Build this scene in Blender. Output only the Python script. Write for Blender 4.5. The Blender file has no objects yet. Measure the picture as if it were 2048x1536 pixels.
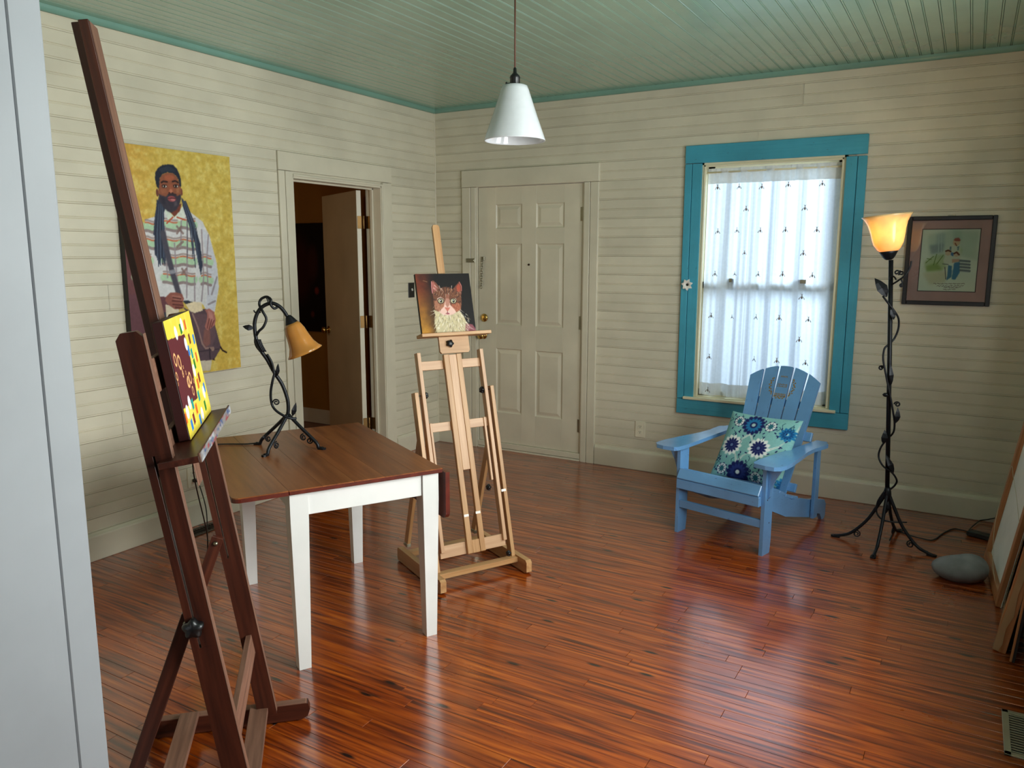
import bpy, math, random
import numpy as np
from mathutils import Vector, Matrix

random.seed(7); rng = np.random.RandomState(11)
SC = bpy.context.scene
C = SC.collection
PI = math.pi
def V(*a): return np.array(a, dtype=float)
def nrm(v): v = np.array(v, float); return v / (np.linalg.norm(v) + 1e-12)
def lin(c):
    c = np.asarray(c, float) / 255.0
    return np.where(c <= .04045, c / 12.92, ((c + .055) / 1.055) ** 2.4)

# ------------------------------------------------------------------ camera
FPX, YAW, PITCH, ROLL = 1563.308, -0.526618, -0.164647, 0.001983
CAM = V(3.80432, -5.30305, 1.56925)
_f = V(math.sin(YAW) * math.cos(PITCH), math.cos(YAW) * math.cos(PITCH), math.sin(PITCH))
_r0 = V(math.cos(YAW), -math.sin(YAW), 0); _u0 = np.cross(_r0, _f)
_r = math.cos(ROLL) * _r0 + math.sin(ROLL) * _u0
_u = -math.sin(ROLL) * _r0 + math.cos(ROLL) * _u0
cam_d = bpy.data.cameras.new('camera'); cam = bpy.data.objects.new('camera', cam_d); C.objects.link(cam)
cam_d.sensor_fit = 'HORIZONTAL'; cam_d.sensor_width = 36; cam_d.lens = FPX * 36 / 2048
cam_d.clip_start = .02; cam_d.clip_end = 100
cam.matrix_world = Matrix(((_r[0], _u[0], -_f[0], CAM[0]), (_r[1], _u[1], -_f[1], CAM[1]), (_r[2], _u[2], -_f[2], CAM[2]), (0, 0, 0, 1)))
SC.camera = cam
def ray(px, py): return _f * FPX + (px - 1024) * _r - (py - 768) * _u
def on(px, py, P0, n):                    # photograph pixel -> point on a real plane
    d = ray(px, py); n = np.array(n, float); t = ((np.array(P0, float) - CAM) @ n) / (d @ n); return CAM + t * d
def onz(px, py, z=0.): return on(px, py, (0, 0, z), (0, 0, 1))
def onx(px, py, x=0.): return on(px, py, (x, 0, 0), (1, 0, 0))
def ony(px, py, y=0.): return on(px, py, (0, y, 0), (0, 1, 0))

# ------------------------------------------------------------------ world, daylight, exposure
SC.view_settings.view_transform = 'Standard'; SC.view_settings.look = 'None'
SC.view_settings.gamma = 1; SC.view_settings.use_curve_mapping = False
SC.view_settings.exposure = 1.0
W = bpy.data.worlds.new('world'); SC.world = W; W.use_nodes = True
bg = W.node_tree.nodes['Background']; bg.inputs[0].default_value = (.72, .86, 1, 1); bg.inputs[1].default_value = .35
def area(name, loc, direction, sx, sy, power, col):
    l = bpy.data.lights.new(name, 'AREA'); l.shape = 'RECTANGLE'; l.size = sx; l.size_y = sy; l.energy = power; l.color = col
    o = bpy.data.objects.new(name, l); C.objects.link(o); o.location = loc
    o.rotation_euler = Vector(direction).to_track_quat('-Z', 'Y').to_euler(); return o
area('daylight_back_window', (3.60, 1.20, 1.95), (-.96, -1.2, -.55), 1.1, 1.3, 56, (.80, .90, 1))
area('added_side_daylight', (4.52, -1.75, 1.60), (-1, 0, -.10), 1.0, 1.5, 30, (1, .962, .945))  # daylight through a window added out of view in the right wall
area('added_side_daylight_near', (4.52, -3.25, 1.60), (-1, 0, -.10), 1.0, 1.5, 76, (1, .962, .945))  # second added side window, spreads the light from the right
area('added_rear_daylight', (2.50, -7.25, 1.5), (.15, 1, -.05), .9, 1.7, 4, (1, .962, .945))  # weak fill through a window added behind the camera
try:
    SC.cycles.max_bounces = 8; SC.cycles.diffuse_bounces = 5; SC.cycles.glossy_bounces = 3
    SC.cycles.transmission_bounces = 5; SC.cycles.transparent_max_bounces = 8
    SC.cycles.caustics_reflective = False; SC.cycles.caustics_refractive = False; SC.cycles.sample_clamp_indirect = 4.0
except Exception: pass

# ------------------------------------------------------------------ materials
MATS = {}
def newmat(name):
    m = bpy.data.materials.new(name); m.use_nodes = True; MATS[name] = m
    nt = m.node_tree; b = nt.nodes['Principled BSDF']; return m, nt, b
def nd(nt, t, **k):
    n = nt.nodes.new(t)
    for a, v in k.items():
        if a.startswith('i_'): n.inputs[a[2:].replace('_', ' ')].default_value = v
        else: setattr(n, a, v)
    return n
def rgba(c): return tuple(lin(c)) + (1,)
def ramp(nt, stops):
    r = nt.nodes.new('ShaderNodeValToRGB'); e = r.color_ramp.elements
    while len(e) < len(stops): e.new(.5)
    for i, (p, c) in enumerate(stops): e[i].position = p; e[i].color = rgba(c)
    return r
def plain(name, col, rough=.5, metal=0., var=.06, vscale=6., bump=0., bscale=60., spec=.5, coat=0.):
    m, nt, b = newmat(name); L = nt.links
    tc = nd(nt, 'ShaderNodeTexCoord'); nz = nd(nt, 'ShaderNodeTexNoise'); nz.inputs['Scale'].default_value = vscale; nz.inputs['Detail'].default_value = 4
    L.new(tc.outputs['Object'], nz.inputs['Vector'])
    c = np.asarray(col, float)
    r = ramp(nt, [(.3, np.clip(c * (1 - var), 0, 255)), (.7, np.clip(c * (1 + var), 0, 255))])
    L.new(nz.outputs['Fac'], r.inputs['Fac']); L.new(r.outputs['Color'], b.inputs['Base Color'])
    b.inputs['Roughness'].default_value = rough; b.inputs['Metallic'].default_value = metal
    b.inputs['Specular IOR Level'].default_value = spec
    if coat: b.inputs['Coat Weight'].default_value = coat; b.inputs['Coat Roughness'].default_value = .15
    if bump:
        n2 = nd(nt, 'ShaderNodeTexNoise'); n2.inputs['Scale'].default_value = bscale; n2.inputs['Detail'].default_value = 3
        L.new(tc.outputs['Object'], n2.inputs['Vector'])
        bp = nd(nt, 'ShaderNodeBump'); bp.inputs['Strength'].default_value = bump; bp.inputs['Distance'].default_value = .002
        L.new(n2.outputs['Fac'], bp.inputs['Height']); L.new(bp.outputs['Normal'], b.inputs['Normal'])
    return m
def boardpaint(name, col, rough=.38, grain=.25, wear=None, var=.05, coat=0.):
    """painted boards: faint grain relief along the piece (attribute lc), small chips of wear"""
    m, nt, b = newmat(name); L = nt.links
    at = nd(nt, 'ShaderNodeAttribute', attribute_name='lc'); oi = nd(nt, 'ShaderNodeObjectInfo')
    ad = nd(nt, 'ShaderNodeVectorMath', operation='ADD'); sc = nd(nt, 'ShaderNodeVectorMath', operation='SCALE'); sc.inputs['Scale'].default_value = 37.
    cb = nd(nt, 'ShaderNodeCombineXYZ')
    for i in range(3): L.new(oi.outputs['Random'], cb.inputs[i])
    L.new(cb.outputs[0], sc.inputs[0]); L.new(at.outputs['Vector'], ad.inputs[0]); L.new(sc.outputs[0], ad.inputs[1])
    mp = nd(nt, 'ShaderNodeMapping'); mp.inputs['Scale'].default_value = (3., 60., 60.); L.new(ad.outputs[0], mp.inputs['Vector'])
    n1 = nd(nt, 'ShaderNodeTexNoise'); n1.inputs['Scale'].default_value = 1.; n1.inputs['Detail'].default_value = 4; L.new(mp.outputs[0], n1.inputs['Vector'])
    n2 = nd(nt, 'ShaderNodeTexNoise'); n2.inputs['Scale'].default_value = 3.; n2.inputs['Detail'].default_value = 5; L.new(ad.outputs[0], n2.inputs['Vector'])
    c = np.asarray(col, float)
    r = ramp(nt, [(.3, np.clip(c * (1 - var), 0, 255)), (.7, np.clip(c * (1 + var * .6), 0, 255))]); L.new(n2.outputs['Fac'], r.inputs['Fac'])
    out = r.outputs['Color']
    if wear is not None:
        n3 = nd(nt, 'ShaderNodeTexNoise'); n3.inputs['Scale'].default_value = wear[1]; n3.inputs['Detail'].default_value = 6; n3.inputs['Roughness'].default_value = .7
        mp3 = nd(nt, 'ShaderNodeMapping'); mp3.inputs['Scale'].default_value = (1., 4., 4.); L.new(ad.outputs[0], mp3.inputs['Vector']); L.new(mp3.outputs[0], n3.inputs['Vector'])
        r3 = nd(nt, 'ShaderNodeValToRGB'); r3.color_ramp.elements[0].position = wear[2]; r3.color_ramp.elements[0].color = (0, 0, 0, 1); r3.color_ramp.elements[1].position = wear[2] + .06
        L.new(n3.outputs['Fac'], r3.inputs['Fac'])
        mx = nd(nt, 'ShaderNodeMix', data_type='RGBA'); L.new(r3.outputs['Color'], mx.inputs[0]); L.new(out, mx.inputs[6]); mx.inputs[7].default_value = rgba(wear[0]); out = mx.outputs[2]
    L.new(out, b.inputs['Base Color']); b.inputs['Roughness'].default_value = rough
    if coat: b.inputs['Coat Weight'].default_value = coat; b.inputs['Coat Roughness'].default_value = rough; b.inputs['Coat IOR'].default_value = 1.8
    bp = nd(nt, 'ShaderNodeBump'); bp.inputs['Strength'].default_value = grain; bp.inputs['Distance'].default_value = .003
    L.new(n1.outputs['Fac'], bp.inputs['Height']); L.new(bp.outputs['Normal'], b.inputs['Normal'])
    return m
def wood(name, stops, rough=.4, sx=2.5, sy=45., ring=0., knots=False, var=.18, coat=0., bump=.15, spec=.5):
    m, nt, b = newmat(name); L = nt.links
    at = nd(nt, 'ShaderNodeAttribute', attribute_name='lc'); oi = nd(nt, 'ShaderNodeObjectInfo')
    sc = nd(nt, 'ShaderNodeVectorMath', operation='SCALE'); sc.inputs['Scale'].default_value = 53.
    cb = nd(nt, 'ShaderNodeCombineXYZ')
    for i in range(3): L.new(oi.outputs['Random'], cb.inputs[i])
    L.new(cb.outputs[0], sc.inputs[0]); ad = nd(nt, 'ShaderNodeVectorMath', operation='ADD'); L.new(at.outputs['Vector'], ad.inputs[0]); L.new(sc.outputs[0], ad.inputs[1])
    mp = nd(nt, 'ShaderNodeMapping'); mp.inputs['Scale'].default_value = (sx, sy, sy); L.new(ad.outputs[0], mp.inputs['Vector'])
    n1 = nd(nt, 'ShaderNodeTexNoise'); n1.inputs['Scale'].default_value = 1.; n1.inputs['Detail'].default_value = 5; n1.inputs['Roughness'].default_value = .6; L.new(mp.outputs[0], n1.inputs['Vector'])
    fac = n1.outputs['Fac']
    if ring:
        mp2 = nd(nt, 'ShaderNodeMapping'); mp2.inputs['Scale'].default_value = (.9, 14., 14.); L.new(ad.outputs[0], mp2.inputs['Vector'])
        n2 = nd(nt, 'ShaderNodeTexNoise'); n2.inputs['Scale'].default_value = 1.; n2.inputs['Detail'].default_value = 1.5; L.new(mp2.outputs[0], n2.inputs['Vector'])
        mu = nd(nt, 'ShaderNodeMath', operation='MULTIPLY'); mu.inputs[1].default_value = 42.; L.new(n2.outputs['Fac'], mu.inputs[0])
        sn = nd(nt, 'ShaderNodeMath', operation='SINE'); L.new(mu.outputs[0], sn.inputs[0])
        m2 = nd(nt, 'ShaderNodeMath', operation='MULTIPLY_ADD'); m2.inputs[1].default_value = ring; L.new(sn.outputs[0], m2.inputs[0]); L.new(fac, m2.inputs[2]); fac = m2.outputs[0]
    r = ramp(nt, stops); L.new(fac, r.inputs['Fac']); out = r.outputs['Color']
    hv = nd(nt, 'ShaderNodeHueSaturation'); ma = nd(nt, 'ShaderNodeMath', operation='MULTIPLY_ADD'); ma.inputs[1].default_value = 2 * var; ma.inputs[2].default_value = 1 - var
    L.new(oi.outputs['Random'], ma.inputs[0]); L.new(ma.outputs[0], hv.inputs['Value']); L.new(out, hv.inputs['Color']); out = hv.outputs['Color']
    if knots:
        mp4 = nd(nt, 'ShaderNodeMapping'); mp4.inputs['Scale'].default_value = (1.25, 4.5, 0.); L.new(ad.outputs[0], mp4.inputs['Vector'])
        vo = nd(nt, 'ShaderNodeTexVoronoi'); vo.voronoi_dimensions = '2D'; vo.inputs['Scale'].default_value = 1.; L.new(mp4.outputs[0], vo.inputs['Vector'])
        r4 = nd(nt, 'ShaderNodeValToRGB'); r4.color_ramp.elements[0].position = .022; r4.color_ramp.elements[0].color = (1, 1, 1, 1); r4.color_ramp.elements[1].position = .05; r4.color_ramp.elements[1].color = (0, 0, 0, 1)
        L.new(vo.outputs['Distance'], r4.inputs['Fac'])
        mx = nd(nt, 'ShaderNodeMix', data_type='RGBA'); L.new(r4.outputs['Color'], mx.inputs[0]); L.new(out, mx.inputs[6]); mx.inputs[7].default_value = rgba((28, 13, 8)); out = mx.outputs[2]
    L.new(out, b.inputs['Base Color']); b.inputs['Roughness'].default_value = rough; b.inputs['Specular IOR Level'].default_value = spec
    if coat: b.inputs['Coat Weight'].default_value = coat; b.inputs['Coat Roughness'].default_value = .17; b.inputs['Coat IOR'].default_value = 1.85 if knots else 1.5
    if knots:   # scuffed varnish
        tc = nd(nt, 'ShaderNodeTexCoord'); n5 = nd(nt, 'ShaderNodeTexNoise'); n5.inputs['Scale'].default_value = 2.2; n5.inputs['Detail'].default_value = 6
        ge = nd(nt, 'ShaderNodeNewGeometry'); L.new(ge.outputs['Position'], n5.inputs['Vector'])
        mr = nd(nt, 'ShaderNodeMapRange'); mr.inputs['From Min'].default_value = .3; mr.inputs['From Max'].default_value = .7; mr.inputs['To Min'].default_value = rough - .05; mr.inputs['To Max'].default_value = rough + .09
        L.new(n5.outputs['Fac'], mr.inputs['Value']); L.new(mr.outputs[0], b.inputs['Roughness'])
    bp = nd(nt, 'ShaderNodeBump'); bp.inputs['Strength'].default_value = bump; bp.inputs['Distance'].default_value = .002
    L.new(n1.outputs['Fac'], bp.inputs['Height']); L.new(bp.outputs['Normal'], b.inputs['Normal'])
    return m
def painted(name, rough=.5, bump=.1, bscale=300., coat=0.):
    """colour from the painted print (attribute col) on the piece"""
    m, nt, b = newmat(name); L = nt.links
    at = nd(nt, 'ShaderNodeAttribute', attribute_name='col'); L.new(at.outputs['Color'], b.inputs['Base Color']); b.inputs['Roughness'].default_value = rough; b.inputs['Specular IOR Level'].default_value = .2
    tc = nd(nt, 'ShaderNodeTexCoord'); n2 = nd(nt, 'ShaderNodeTexNoise'); n2.inputs['Scale'].default_value = bscale; L.new(tc.outputs['Object'], n2.inputs['Vector'])
    bp = nd(nt, 'ShaderNodeBump'); bp.inputs['Strength'].default_value = bump; bp.inputs['Distance'].default_value = .001
    L.new(n2.outputs['Fac'], bp.inputs['Height']); L.new(bp.outputs['Normal'], b.inputs['Normal'])
    return m
def facing(nt):
    lw = nd(nt, 'ShaderNodeLayerWeight'); lw.inputs['Blend'].default_value = .5; pw = nd(nt, 'ShaderNodeMath', operation='POWER'); pw.inputs[1].default_value = 4.
    nt.links.new(lw.outputs['Facing'], pw.inputs[0]); ma = nd(nt, 'ShaderNodeMath', operation='MULTIPLY_ADD'); ma.inputs[1].default_value = .75; ma.inputs[2].default_value = .045; nt.links.new(pw.outputs[0], ma.inputs[0]); return ma
def sheet(name, col, trans, clear=0., gloss=0., rough=.3, var=.05, vscale=30.):
    """thin sheet that lets light through: diffuse + translucent (+ a little straight through) (+ gloss)"""
    m, nt, b = newmat(name); L = nt.links; nt.nodes.remove(b); o = nt.nodes['Material Output']
    tc = nd(nt, 'ShaderNodeTexCoord'); nz = nd(nt, 'ShaderNodeTexNoise'); nz.inputs['Scale'].default_value = vscale; L.new(tc.outputs['Object'], nz.inputs['Vector'])
    c = np.asarray(col, float); r = ramp(nt, [(.3, np.clip(c * (1 - var), 0, 255)), (.7, np.clip(c * (1 + var), 0, 255))]); L.new(nz.outputs['Fac'], r.inputs['Fac'])
    d = nd(nt, 'ShaderNodeBsdfDiffuse'); t = nd(nt, 'ShaderNodeBsdfTranslucent'); L.new(r.outputs['Color'], d.inputs['Color']); L.new(r.outputs['Color'], t.inputs['Color'])
    mx = nd(nt, 'ShaderNodeMixShader'); mx.inputs[0].default_value = trans; L.new(d.outputs[0], mx.inputs[1]); L.new(t.outputs[0], mx.inputs[2]); cur = mx.outputs[0]
    if clear:
        tr = nd(nt, 'ShaderNodeBsdfTransparent'); m2 = nd(nt, 'ShaderNodeMixShader'); m2.inputs[0].default_value = clear; L.new(cur, m2.inputs[1]); L.new(tr.outputs[0], m2.inputs[2]); cur = m2.outputs[0]
    if gloss:
        g = nd(nt, 'ShaderNodeBsdfGlossy'); g.inputs['Roughness'].default_value = rough; fr = facing(nt)
        m3 = nd(nt, 'ShaderNodeMixShader'); L.new(fr.outputs[0], m3.inputs[0]); L.new(cur, m3.inputs[1]); L.new(g.outputs[0], m3.inputs[2]); cur = m3.outputs[0]
    L.new(cur, o.inputs['Surface']); return m
def pane_mat(name):
    m, nt, b = newmat(name); L = nt.links; nt.nodes.remove(b); o = nt.nodes['Material Output']
    tr = nd(nt, 'ShaderNodeBsdfTransparent'); g = nd(nt, 'ShaderNodeBsdfGlossy'); g.inputs['Roughness'].default_value = .02
    nz = nd(nt, 'ShaderNodeTexNoise'); nz.inputs['Scale'].default_value = 2.; r = ramp(nt, [(.3, (238, 244, 243)), (.7, (246, 250, 249))]); L.new(nz.outputs['Fac'], r.inputs['Fac']); L.new(r.outputs[0], tr.inputs['Color'])
    fr = facing(nt); mx = nd(nt, 'ShaderNodeMixShader')
    L.new(fr.outputs[0], mx.inputs[0]); L.new(tr.outputs[0], mx.inputs[1]); L.new(g.outputs[0], mx.inputs[2]); L.new(mx.outputs[0], o.inputs['Surface']); return m

CREAM = (214, 206, 186)
boardpaint('cream_boards', CREAM, .30, .22, wear=((150, 138, 112), 26., .71))
boardpaint('cream_trim', CREAM, .33, .10)
boardpaint('green_boards', (134, 168, 148), .26, .12, wear=((96, 112, 98), 30., .73), coat=1.)
boardpaint('green_trim', (116, 158, 144), .35, .1)
boardpaint('white_wall', (160, 164, 170), .55, .06)
boardpaint('teal_paint', (66, 158, 184), .42, .55, wear=((58, 118, 130), 24., .64), var=.08)
boardpaint('chair_blue', (100, 150, 200), .24, .22, wear=((78, 92, 144), 26., .63), var=.10, coat=.5)
boardpaint('white_gloss', (222, 222, 220), .28, .05)
boardpaint('sash_cream', (232, 222, 190), .4, .2)
wood('floor_wood', [(.28, (78, 26, 5)), (.42, (124, 48, 8)), (.60, (158, 70, 12)), (.78, (188, 98, 26))], .30, 2.2, 55., ring=.10, knots=True, var=.11, bump=.04, spec=.2, coat=1.)
wood('dark_wood', [(.3, (48, 20, 13)), (.55, (72, 32, 20)), (.8, (94, 46, 30))], .38, 2.5, 50., ring=.05, var=.1)
wood('worn_wood', [(.3, (96, 64, 50)), (.6, (134, 94, 76)), (.8, (160, 122, 104))], .55, 2.5, 50., var=.1)
wood('beech', [(.3, (164, 118, 74)), (.55, (184, 140, 94)), (.8, (200, 160, 116))], .36, 2., 40., ring=.04, var=.06, bump=.08)
wood('beech_pale', [(.3, (176, 134, 98)), (.55, (194, 154, 118)), (.8, (206, 170, 136))], .36, 2., 40., ring=.03, var=.05, bump=.08)
wood('table_wood', [(.25, (98, 50, 22)), (.5, (126, 68, 31)), (.8, (152, 90, 46))], .32, 1.6, 22., ring=.045, var=.09, bump=.03)
wood('table_edge', [(.3, (74, 26, 18)), (.7, (100, 38, 26))], .3, 2., 30., var=.03)
wood('stretcher_wood', [(.3, (150, 92, 52)), (.6, (184, 124, 80)), (.85, (206, 152, 108))], .5, 2.5, 50., var=.1)
plain('wrought_iron', (26, 27, 31), .42, .6, .25, 20., .3, 90.)
plain('black_plastic', (16, 16, 18), .35, 0, .1)
plain('brass_dull', (128, 98, 60), .4, .9, .1)
plain('brass', (196, 160, 92), .22, 1., .1)
plain('dull_metal', (150, 146, 128), .35, 1., .1)
plain('dark_bronze', (52, 34, 24), .35, .8, .1)
plain('almond_plastic', (222, 214, 192), .4)
plain('black_frame', (14, 12, 18), .45)
plain('mat_mauve', (196, 148, 146), .8, var=.03)
plain('brown_cord', (92, 58, 44), .7)
plain('black_cord', (20, 18, 18), .5)
plain('maroon_edge', (52, 16, 16), .5)
plain('black_edge', (24, 18, 16), .6)
plain('canvas_back', (232, 230, 222), .8, var=.03, bump=.2, bscale=400)
plain('kraft_paper', (176, 142, 106), .8, bump=.4, bscale=30)
plain('string', (196, 186, 160), .8)
plain('rock_stone', (122, 122, 124), .75, 0, .14, 9., .6, 60.)
plain('vent_metal', (168, 160, 138), .42, .4)
plain('vent_dark', (74, 58, 46), .5, .2)
plain('duct_dark', (10, 9, 8), .9)
plain('ochre_wall', (150, 104, 40), .6, var=.04, vscale=3)
plain('other_floor', (120, 62, 28), .35)
plain('petal_white', (236, 232, 226), .5)
plain('gold_paint', (132, 108, 60), .5)
plain('bee_print', (120, 104, 96), .9)
plain('hair_screw', (190, 186, 176), .3, 1.)
painted('canvas_paint', .55, .2, 160.)
painted('paper_print', .85, .03)
painted('fabric_print', .9, .25, 700.)
painted('tray_paint', .6, .5, 120.)
sheet('curtain_cloth', (226, 234, 248), .55, clear=.05, var=.015, vscale=60)
sheet('curtain_hem', (226, 226, 222), .30, clear=.0, var=.015, vscale=60)
sheet('opal_glass', (240, 242, 246), .35, gloss=1, rough=.08, var=.01)
sheet('amber_glass', (255, 222, 166), .5, gloss=1, rough=.12, var=.05, vscale=14)
sheet('amber_glass_dull', (214, 150, 72), .45, gloss=1, rough=.15, var=.05, vscale=14)
pane_mat('pane_glass')
mb, nt, b = newmat('bulb_glow'); b.inputs['Base Color'].default_value = (1, .9, .7, 1); b.inputs['Emission Color'].default_value = rgba((255, 190, 110)); b.inputs['Emission Strength'].default_value = 4.

# ------------------------------------------------------------------ mesh helpers
def origin(o):
    w = V(0, 0, 0)
    while o is not None: w = w + np.array(o.location); o = o.parent
    return w
class MB:
    def __init__(s): s.v = []; s.f = []; s.lc = []; s.sm = []; s.col = None
    def add(s, vs, fs, lc=None, smooth=False):
        k = len(s.v); s.v += [np.array(a, float) for a in vs]; s.lc += list(lc if lc is not None else vs)
        s.f += [tuple(i + k for i in f) for f in fs]; s.sm += [smooth] * len(fs); return s
    def box(s, c, h, ax=None, bev=.0015):
        c = np.array(c, float); h = np.array(h, float); A = [V(1, 0, 0), V(0, 1, 0), V(0, 0, 1)] if ax is None else [nrm(a) for a in ax]
        bev = min(bev, .45 * h.min()); order = np.argsort(-h)
        vs, idx = [], {}
        for sx in (-1, 1):
            for sy in (-1, 1):
                for sz in (-1, 1):
                    sg = (sx, sy, sz)
                    for k in range(3):
                        p = [sg[i] * (h[i] - (0 if i == k else bev)) for i in range(3)]
                        idx[(sg, k)] = len(vs); vs.append(p)
        fs = []
        for k in range(3):
            a, b2 = [(1, 2), (2, 0), (0, 1)][k]
            for sg in (-1, 1):
                q = []
                for (p, r2) in ((-1, -1), (1, -1), (1, 1), (-1, 1)):
                    t = [0, 0, 0]; t[k] = sg; t[a] = p; t[b2] = r2; q.append(idx[(tuple(t), k)])
                fs.append(tuple(q if sg > 0 else q[::-1]))
        if bev > 1e-6:
            for k in range(3):       # edges parallel to k
                a, b2 = [(1, 2), (2, 0), (0, 1)][k]
                for p in (-1, 1):
                    for r2 in (-1, 1):
                        t0 = [0, 0, 0]; t1 = [0, 0, 0]; t0[k] = -1; t1[k] = 1
                        for t in (t0, t1): t[a] = p; t[b2] = r2
                        t0, t1 = tuple(t0), tuple(t1); q = (idx[(t0, a)], idx[(t1, a)], idx[(t1, b2)], idx[(t0, b2)])
                        fs.append(q if p * r2 < 0 else q[::-1])
            for sx in (-1, 1):
                for sy in (-1, 1):
                    for sz in (-1, 1):
                        sg = (sx, sy, sz); q = (idx[(sg, 0)], idx[(sg, 1)], idx[(sg, 2)]); fs.append(q if sx * sy * sz > 0 else q[::-1])
        W_ = [c + A[0] * p[0] + A[1] * p[1] + A[2] * p[2] for p in vs]
        if np.linalg.det(np.array(A)) < 0: fs = [f[::-1] for f in fs]
        lc = [(p[order[0]], p[order[1]], p[order[2]]) for p in vs]
        return s.add(W_, fs, lc)
    def rbox(s, a, b2, bev=.0015):
        a = np.array(a, float); b2 = np.array(b2, float); return s.box((a + b2) / 2, abs(b2 - a) / 2, None, bev)
    def bar(s, P, Q, w, t, wd, bev=.0015):
        P = np.array(P, float); Q = np.array(Q, float); x = nrm(Q - P); wd = np.array(wd, float); y = nrm(wd - x * (wd @ x)); z = np.cross(x, y)
        return s.box((P + Q) / 2, (np.linalg.norm(Q - P) / 2, w / 2, t / 2), (x, y, z), bev)
    def tube(s, pts, r, n=8, cap=True):
        pts = [np.array(q, float) for q in pts]; m = len(pts); R = r if hasattr(r, '__len__') else [r] * m
        T = [nrm(pts[min(i + 1, m - 1)] - pts[max(i - 1, 0)]) for i in range(m)]
        a = V(0, 0, 1) if abs(T[0][2]) < .9 else V(1, 0, 0); N = nrm(np.cross(T[0], a)); vs, lc = [], []; L = 0
        for i in range(m):
            N = nrm(N - T[i] * (N @ T[i])); B = np.cross(T[i], N)
            if i: L += np.linalg.norm(pts[i] - pts[i - 1])
            for k in range(n):
                th = 2 * PI * k / n; o = (N * math.cos(th) + B * math.sin(th)) * R[i]; vs.append(pts[i] + o); lc.append((L, R[i] * math.cos(th), R[i] * math.sin(th)))
        fs = [(i * n + k, i * n + (k + 1) % n, (i + 1) * n + (k + 1) % n, (i + 1) * n + k) for i in range(m - 1) for k in range(n)]
        s.add(vs, fs, lc, True)
        if cap:
            k0 = len(s.v) - len(vs); s.f += [tuple(k0 + i for i in range(n))[::-1], tuple(k0 + (m - 1) * n + i for i in range(n))]; s.sm += [False, False]
        return s
    def lathe(s, prof, c, ax=(0, 0, 1), n=32, lobes=0, amp=0., closed=False):
        ax = nrm(ax); a = V(1, 0, 0) if abs(ax[0]) < .9 else V(0, 1, 0); X = nrm(np.cross(ax, a)); Y = np.cross(ax, X); c = np.array(c, float); vs = []
        for (r, z) in prof:
            for k in range(n):
                th = 2 * PI * k / n; rr = r * (1 + amp * math.cos(lobes * th)) if lobes else r
                vs.append(c + ax * z + (X * math.cos(th) + Y * math.sin(th)) * rr)
        m = len(prof); fs = []
        for i in range(m - 1 if not closed else m):
            j = (i + 1) % m
            for k in range(n): fs.append((i * n + k, i * n + (k + 1) % n, j * n + (k + 1) % n, j * n + k))
        s.add(vs, fs, None, True)
        if not closed:
            k0 = len(s.v) - len(vs)
            if prof[0][0] > 1e-5: s.f.append(tuple(k0 + i for i in range(n))[::-1]); s.sm.append(False)
            if prof[-1][0] > 1e-5: s.f.append(tuple(k0 + (m - 1) * n + i for i in range(n))); s.sm.append(False)
        return s
    def prism(s, poly, c, X, Y, t, bev=0):
        """outline (x,y) in axes X,Y at c, thickness t along X x Y (centred)"""
        X = nrm(X); Y = nrm(Y); Z = np.cross(X, Y); c = np.array(c, float); n = len(poly); vs, lc = [], []
        ar = sum(poly[i][0] * poly[(i + 1) % n][1] - poly[(i + 1) % n][0] * poly[i][1] for i in range(n))
        if ar < 0: poly = poly[::-1]
        for z in (-t / 2, t / 2):
            for (x, y) in poly: vs.append(c + X * x + Y * y + Z * z); lc.append((x, y, z))
        fs = [tuple(range(n))[::-1], tuple(range(n, 2 * n))] + [(i, (i + 1) % n, n + (i + 1) % n, n + i) for i in range(n)]
        ext = np.ptp(np.array(poly), axis=0)
        if ext[1] > ext[0]: lc = [(b2, a, z) for (a, b2, z) in lc]
        return s.add(vs, fs, lc)
    def grid(s, fn, nu, nv, smooth=True, flip=False):
        vs = [fn(i / (nu - 1), j / (nv - 1)) for j in range(nv) for i in range(nu)]
        fs = [(j * nu + i, j * nu + i + 1, (j + 1) * nu + i + 1, (j + 1) * nu + i) for j in range(nv - 1) for i in range(nu - 1)]
        if flip: fs = [f[::-1] for f in fs]
        return s.add(vs, fs, None, smooth)
    def build(s, name, mat, parent=None, kind=None, label=None):
        me = bpy.data.meshes.new(name); o_ = origin(parent) if parent is not None else V(0, 0, 0)
        vv = np.array(s.v, dtype=float) - o_
        me.from_pydata([tuple(q) for q in vv], [], s.f); me.update()
        at = me.attributes.new('lc', 'FLOAT_VECTOR', 'POINT'); at.data.foreach_set('vector', np.array([tuple(q) for q in s.lc], dtype=np.float32).ravel())
        if s.col is not None:
            ca = me.color_attributes.new('col', 'FLOAT_COLOR', 'POINT'); cc = np.ones((len(s.v), 4), np.float32); cc[:, :3] = s.col; ca.data.foreach_set('color', cc.ravel())
        me.polygons.foreach_set('use_smooth', s.sm); me.materials.append(MATS[mat])
        o = bpy.data.objects.new(name, me); C.objects.link(o)
        if parent is not None: o.parent = parent
        if kind: o['kind'] = kind
        if label: o['label'] = label
        return o
def tag(o, label, cat, group=None, kind=None):
    o['label'] = label; o['category'] = cat
    if group: o['group'] = group
    if kind: o['kind'] = kind
    return o
def thing(name, label, cat, loc, group=None):
    o = bpy.data.objects.new(name, None); C.objects.link(o); o.location = tuple(loc); o.empty_display_size = .05
    return tag(o, label, cat, group)
def relc(bm, O, X, Y, Z): bm.lc = [((v - O) @ X, (v - O) @ Y, (v - O) @ Z) for v in bm.v]; return bm
def struct(name, bm, mat): return bm.build(name, mat, None, 'structure')
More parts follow.
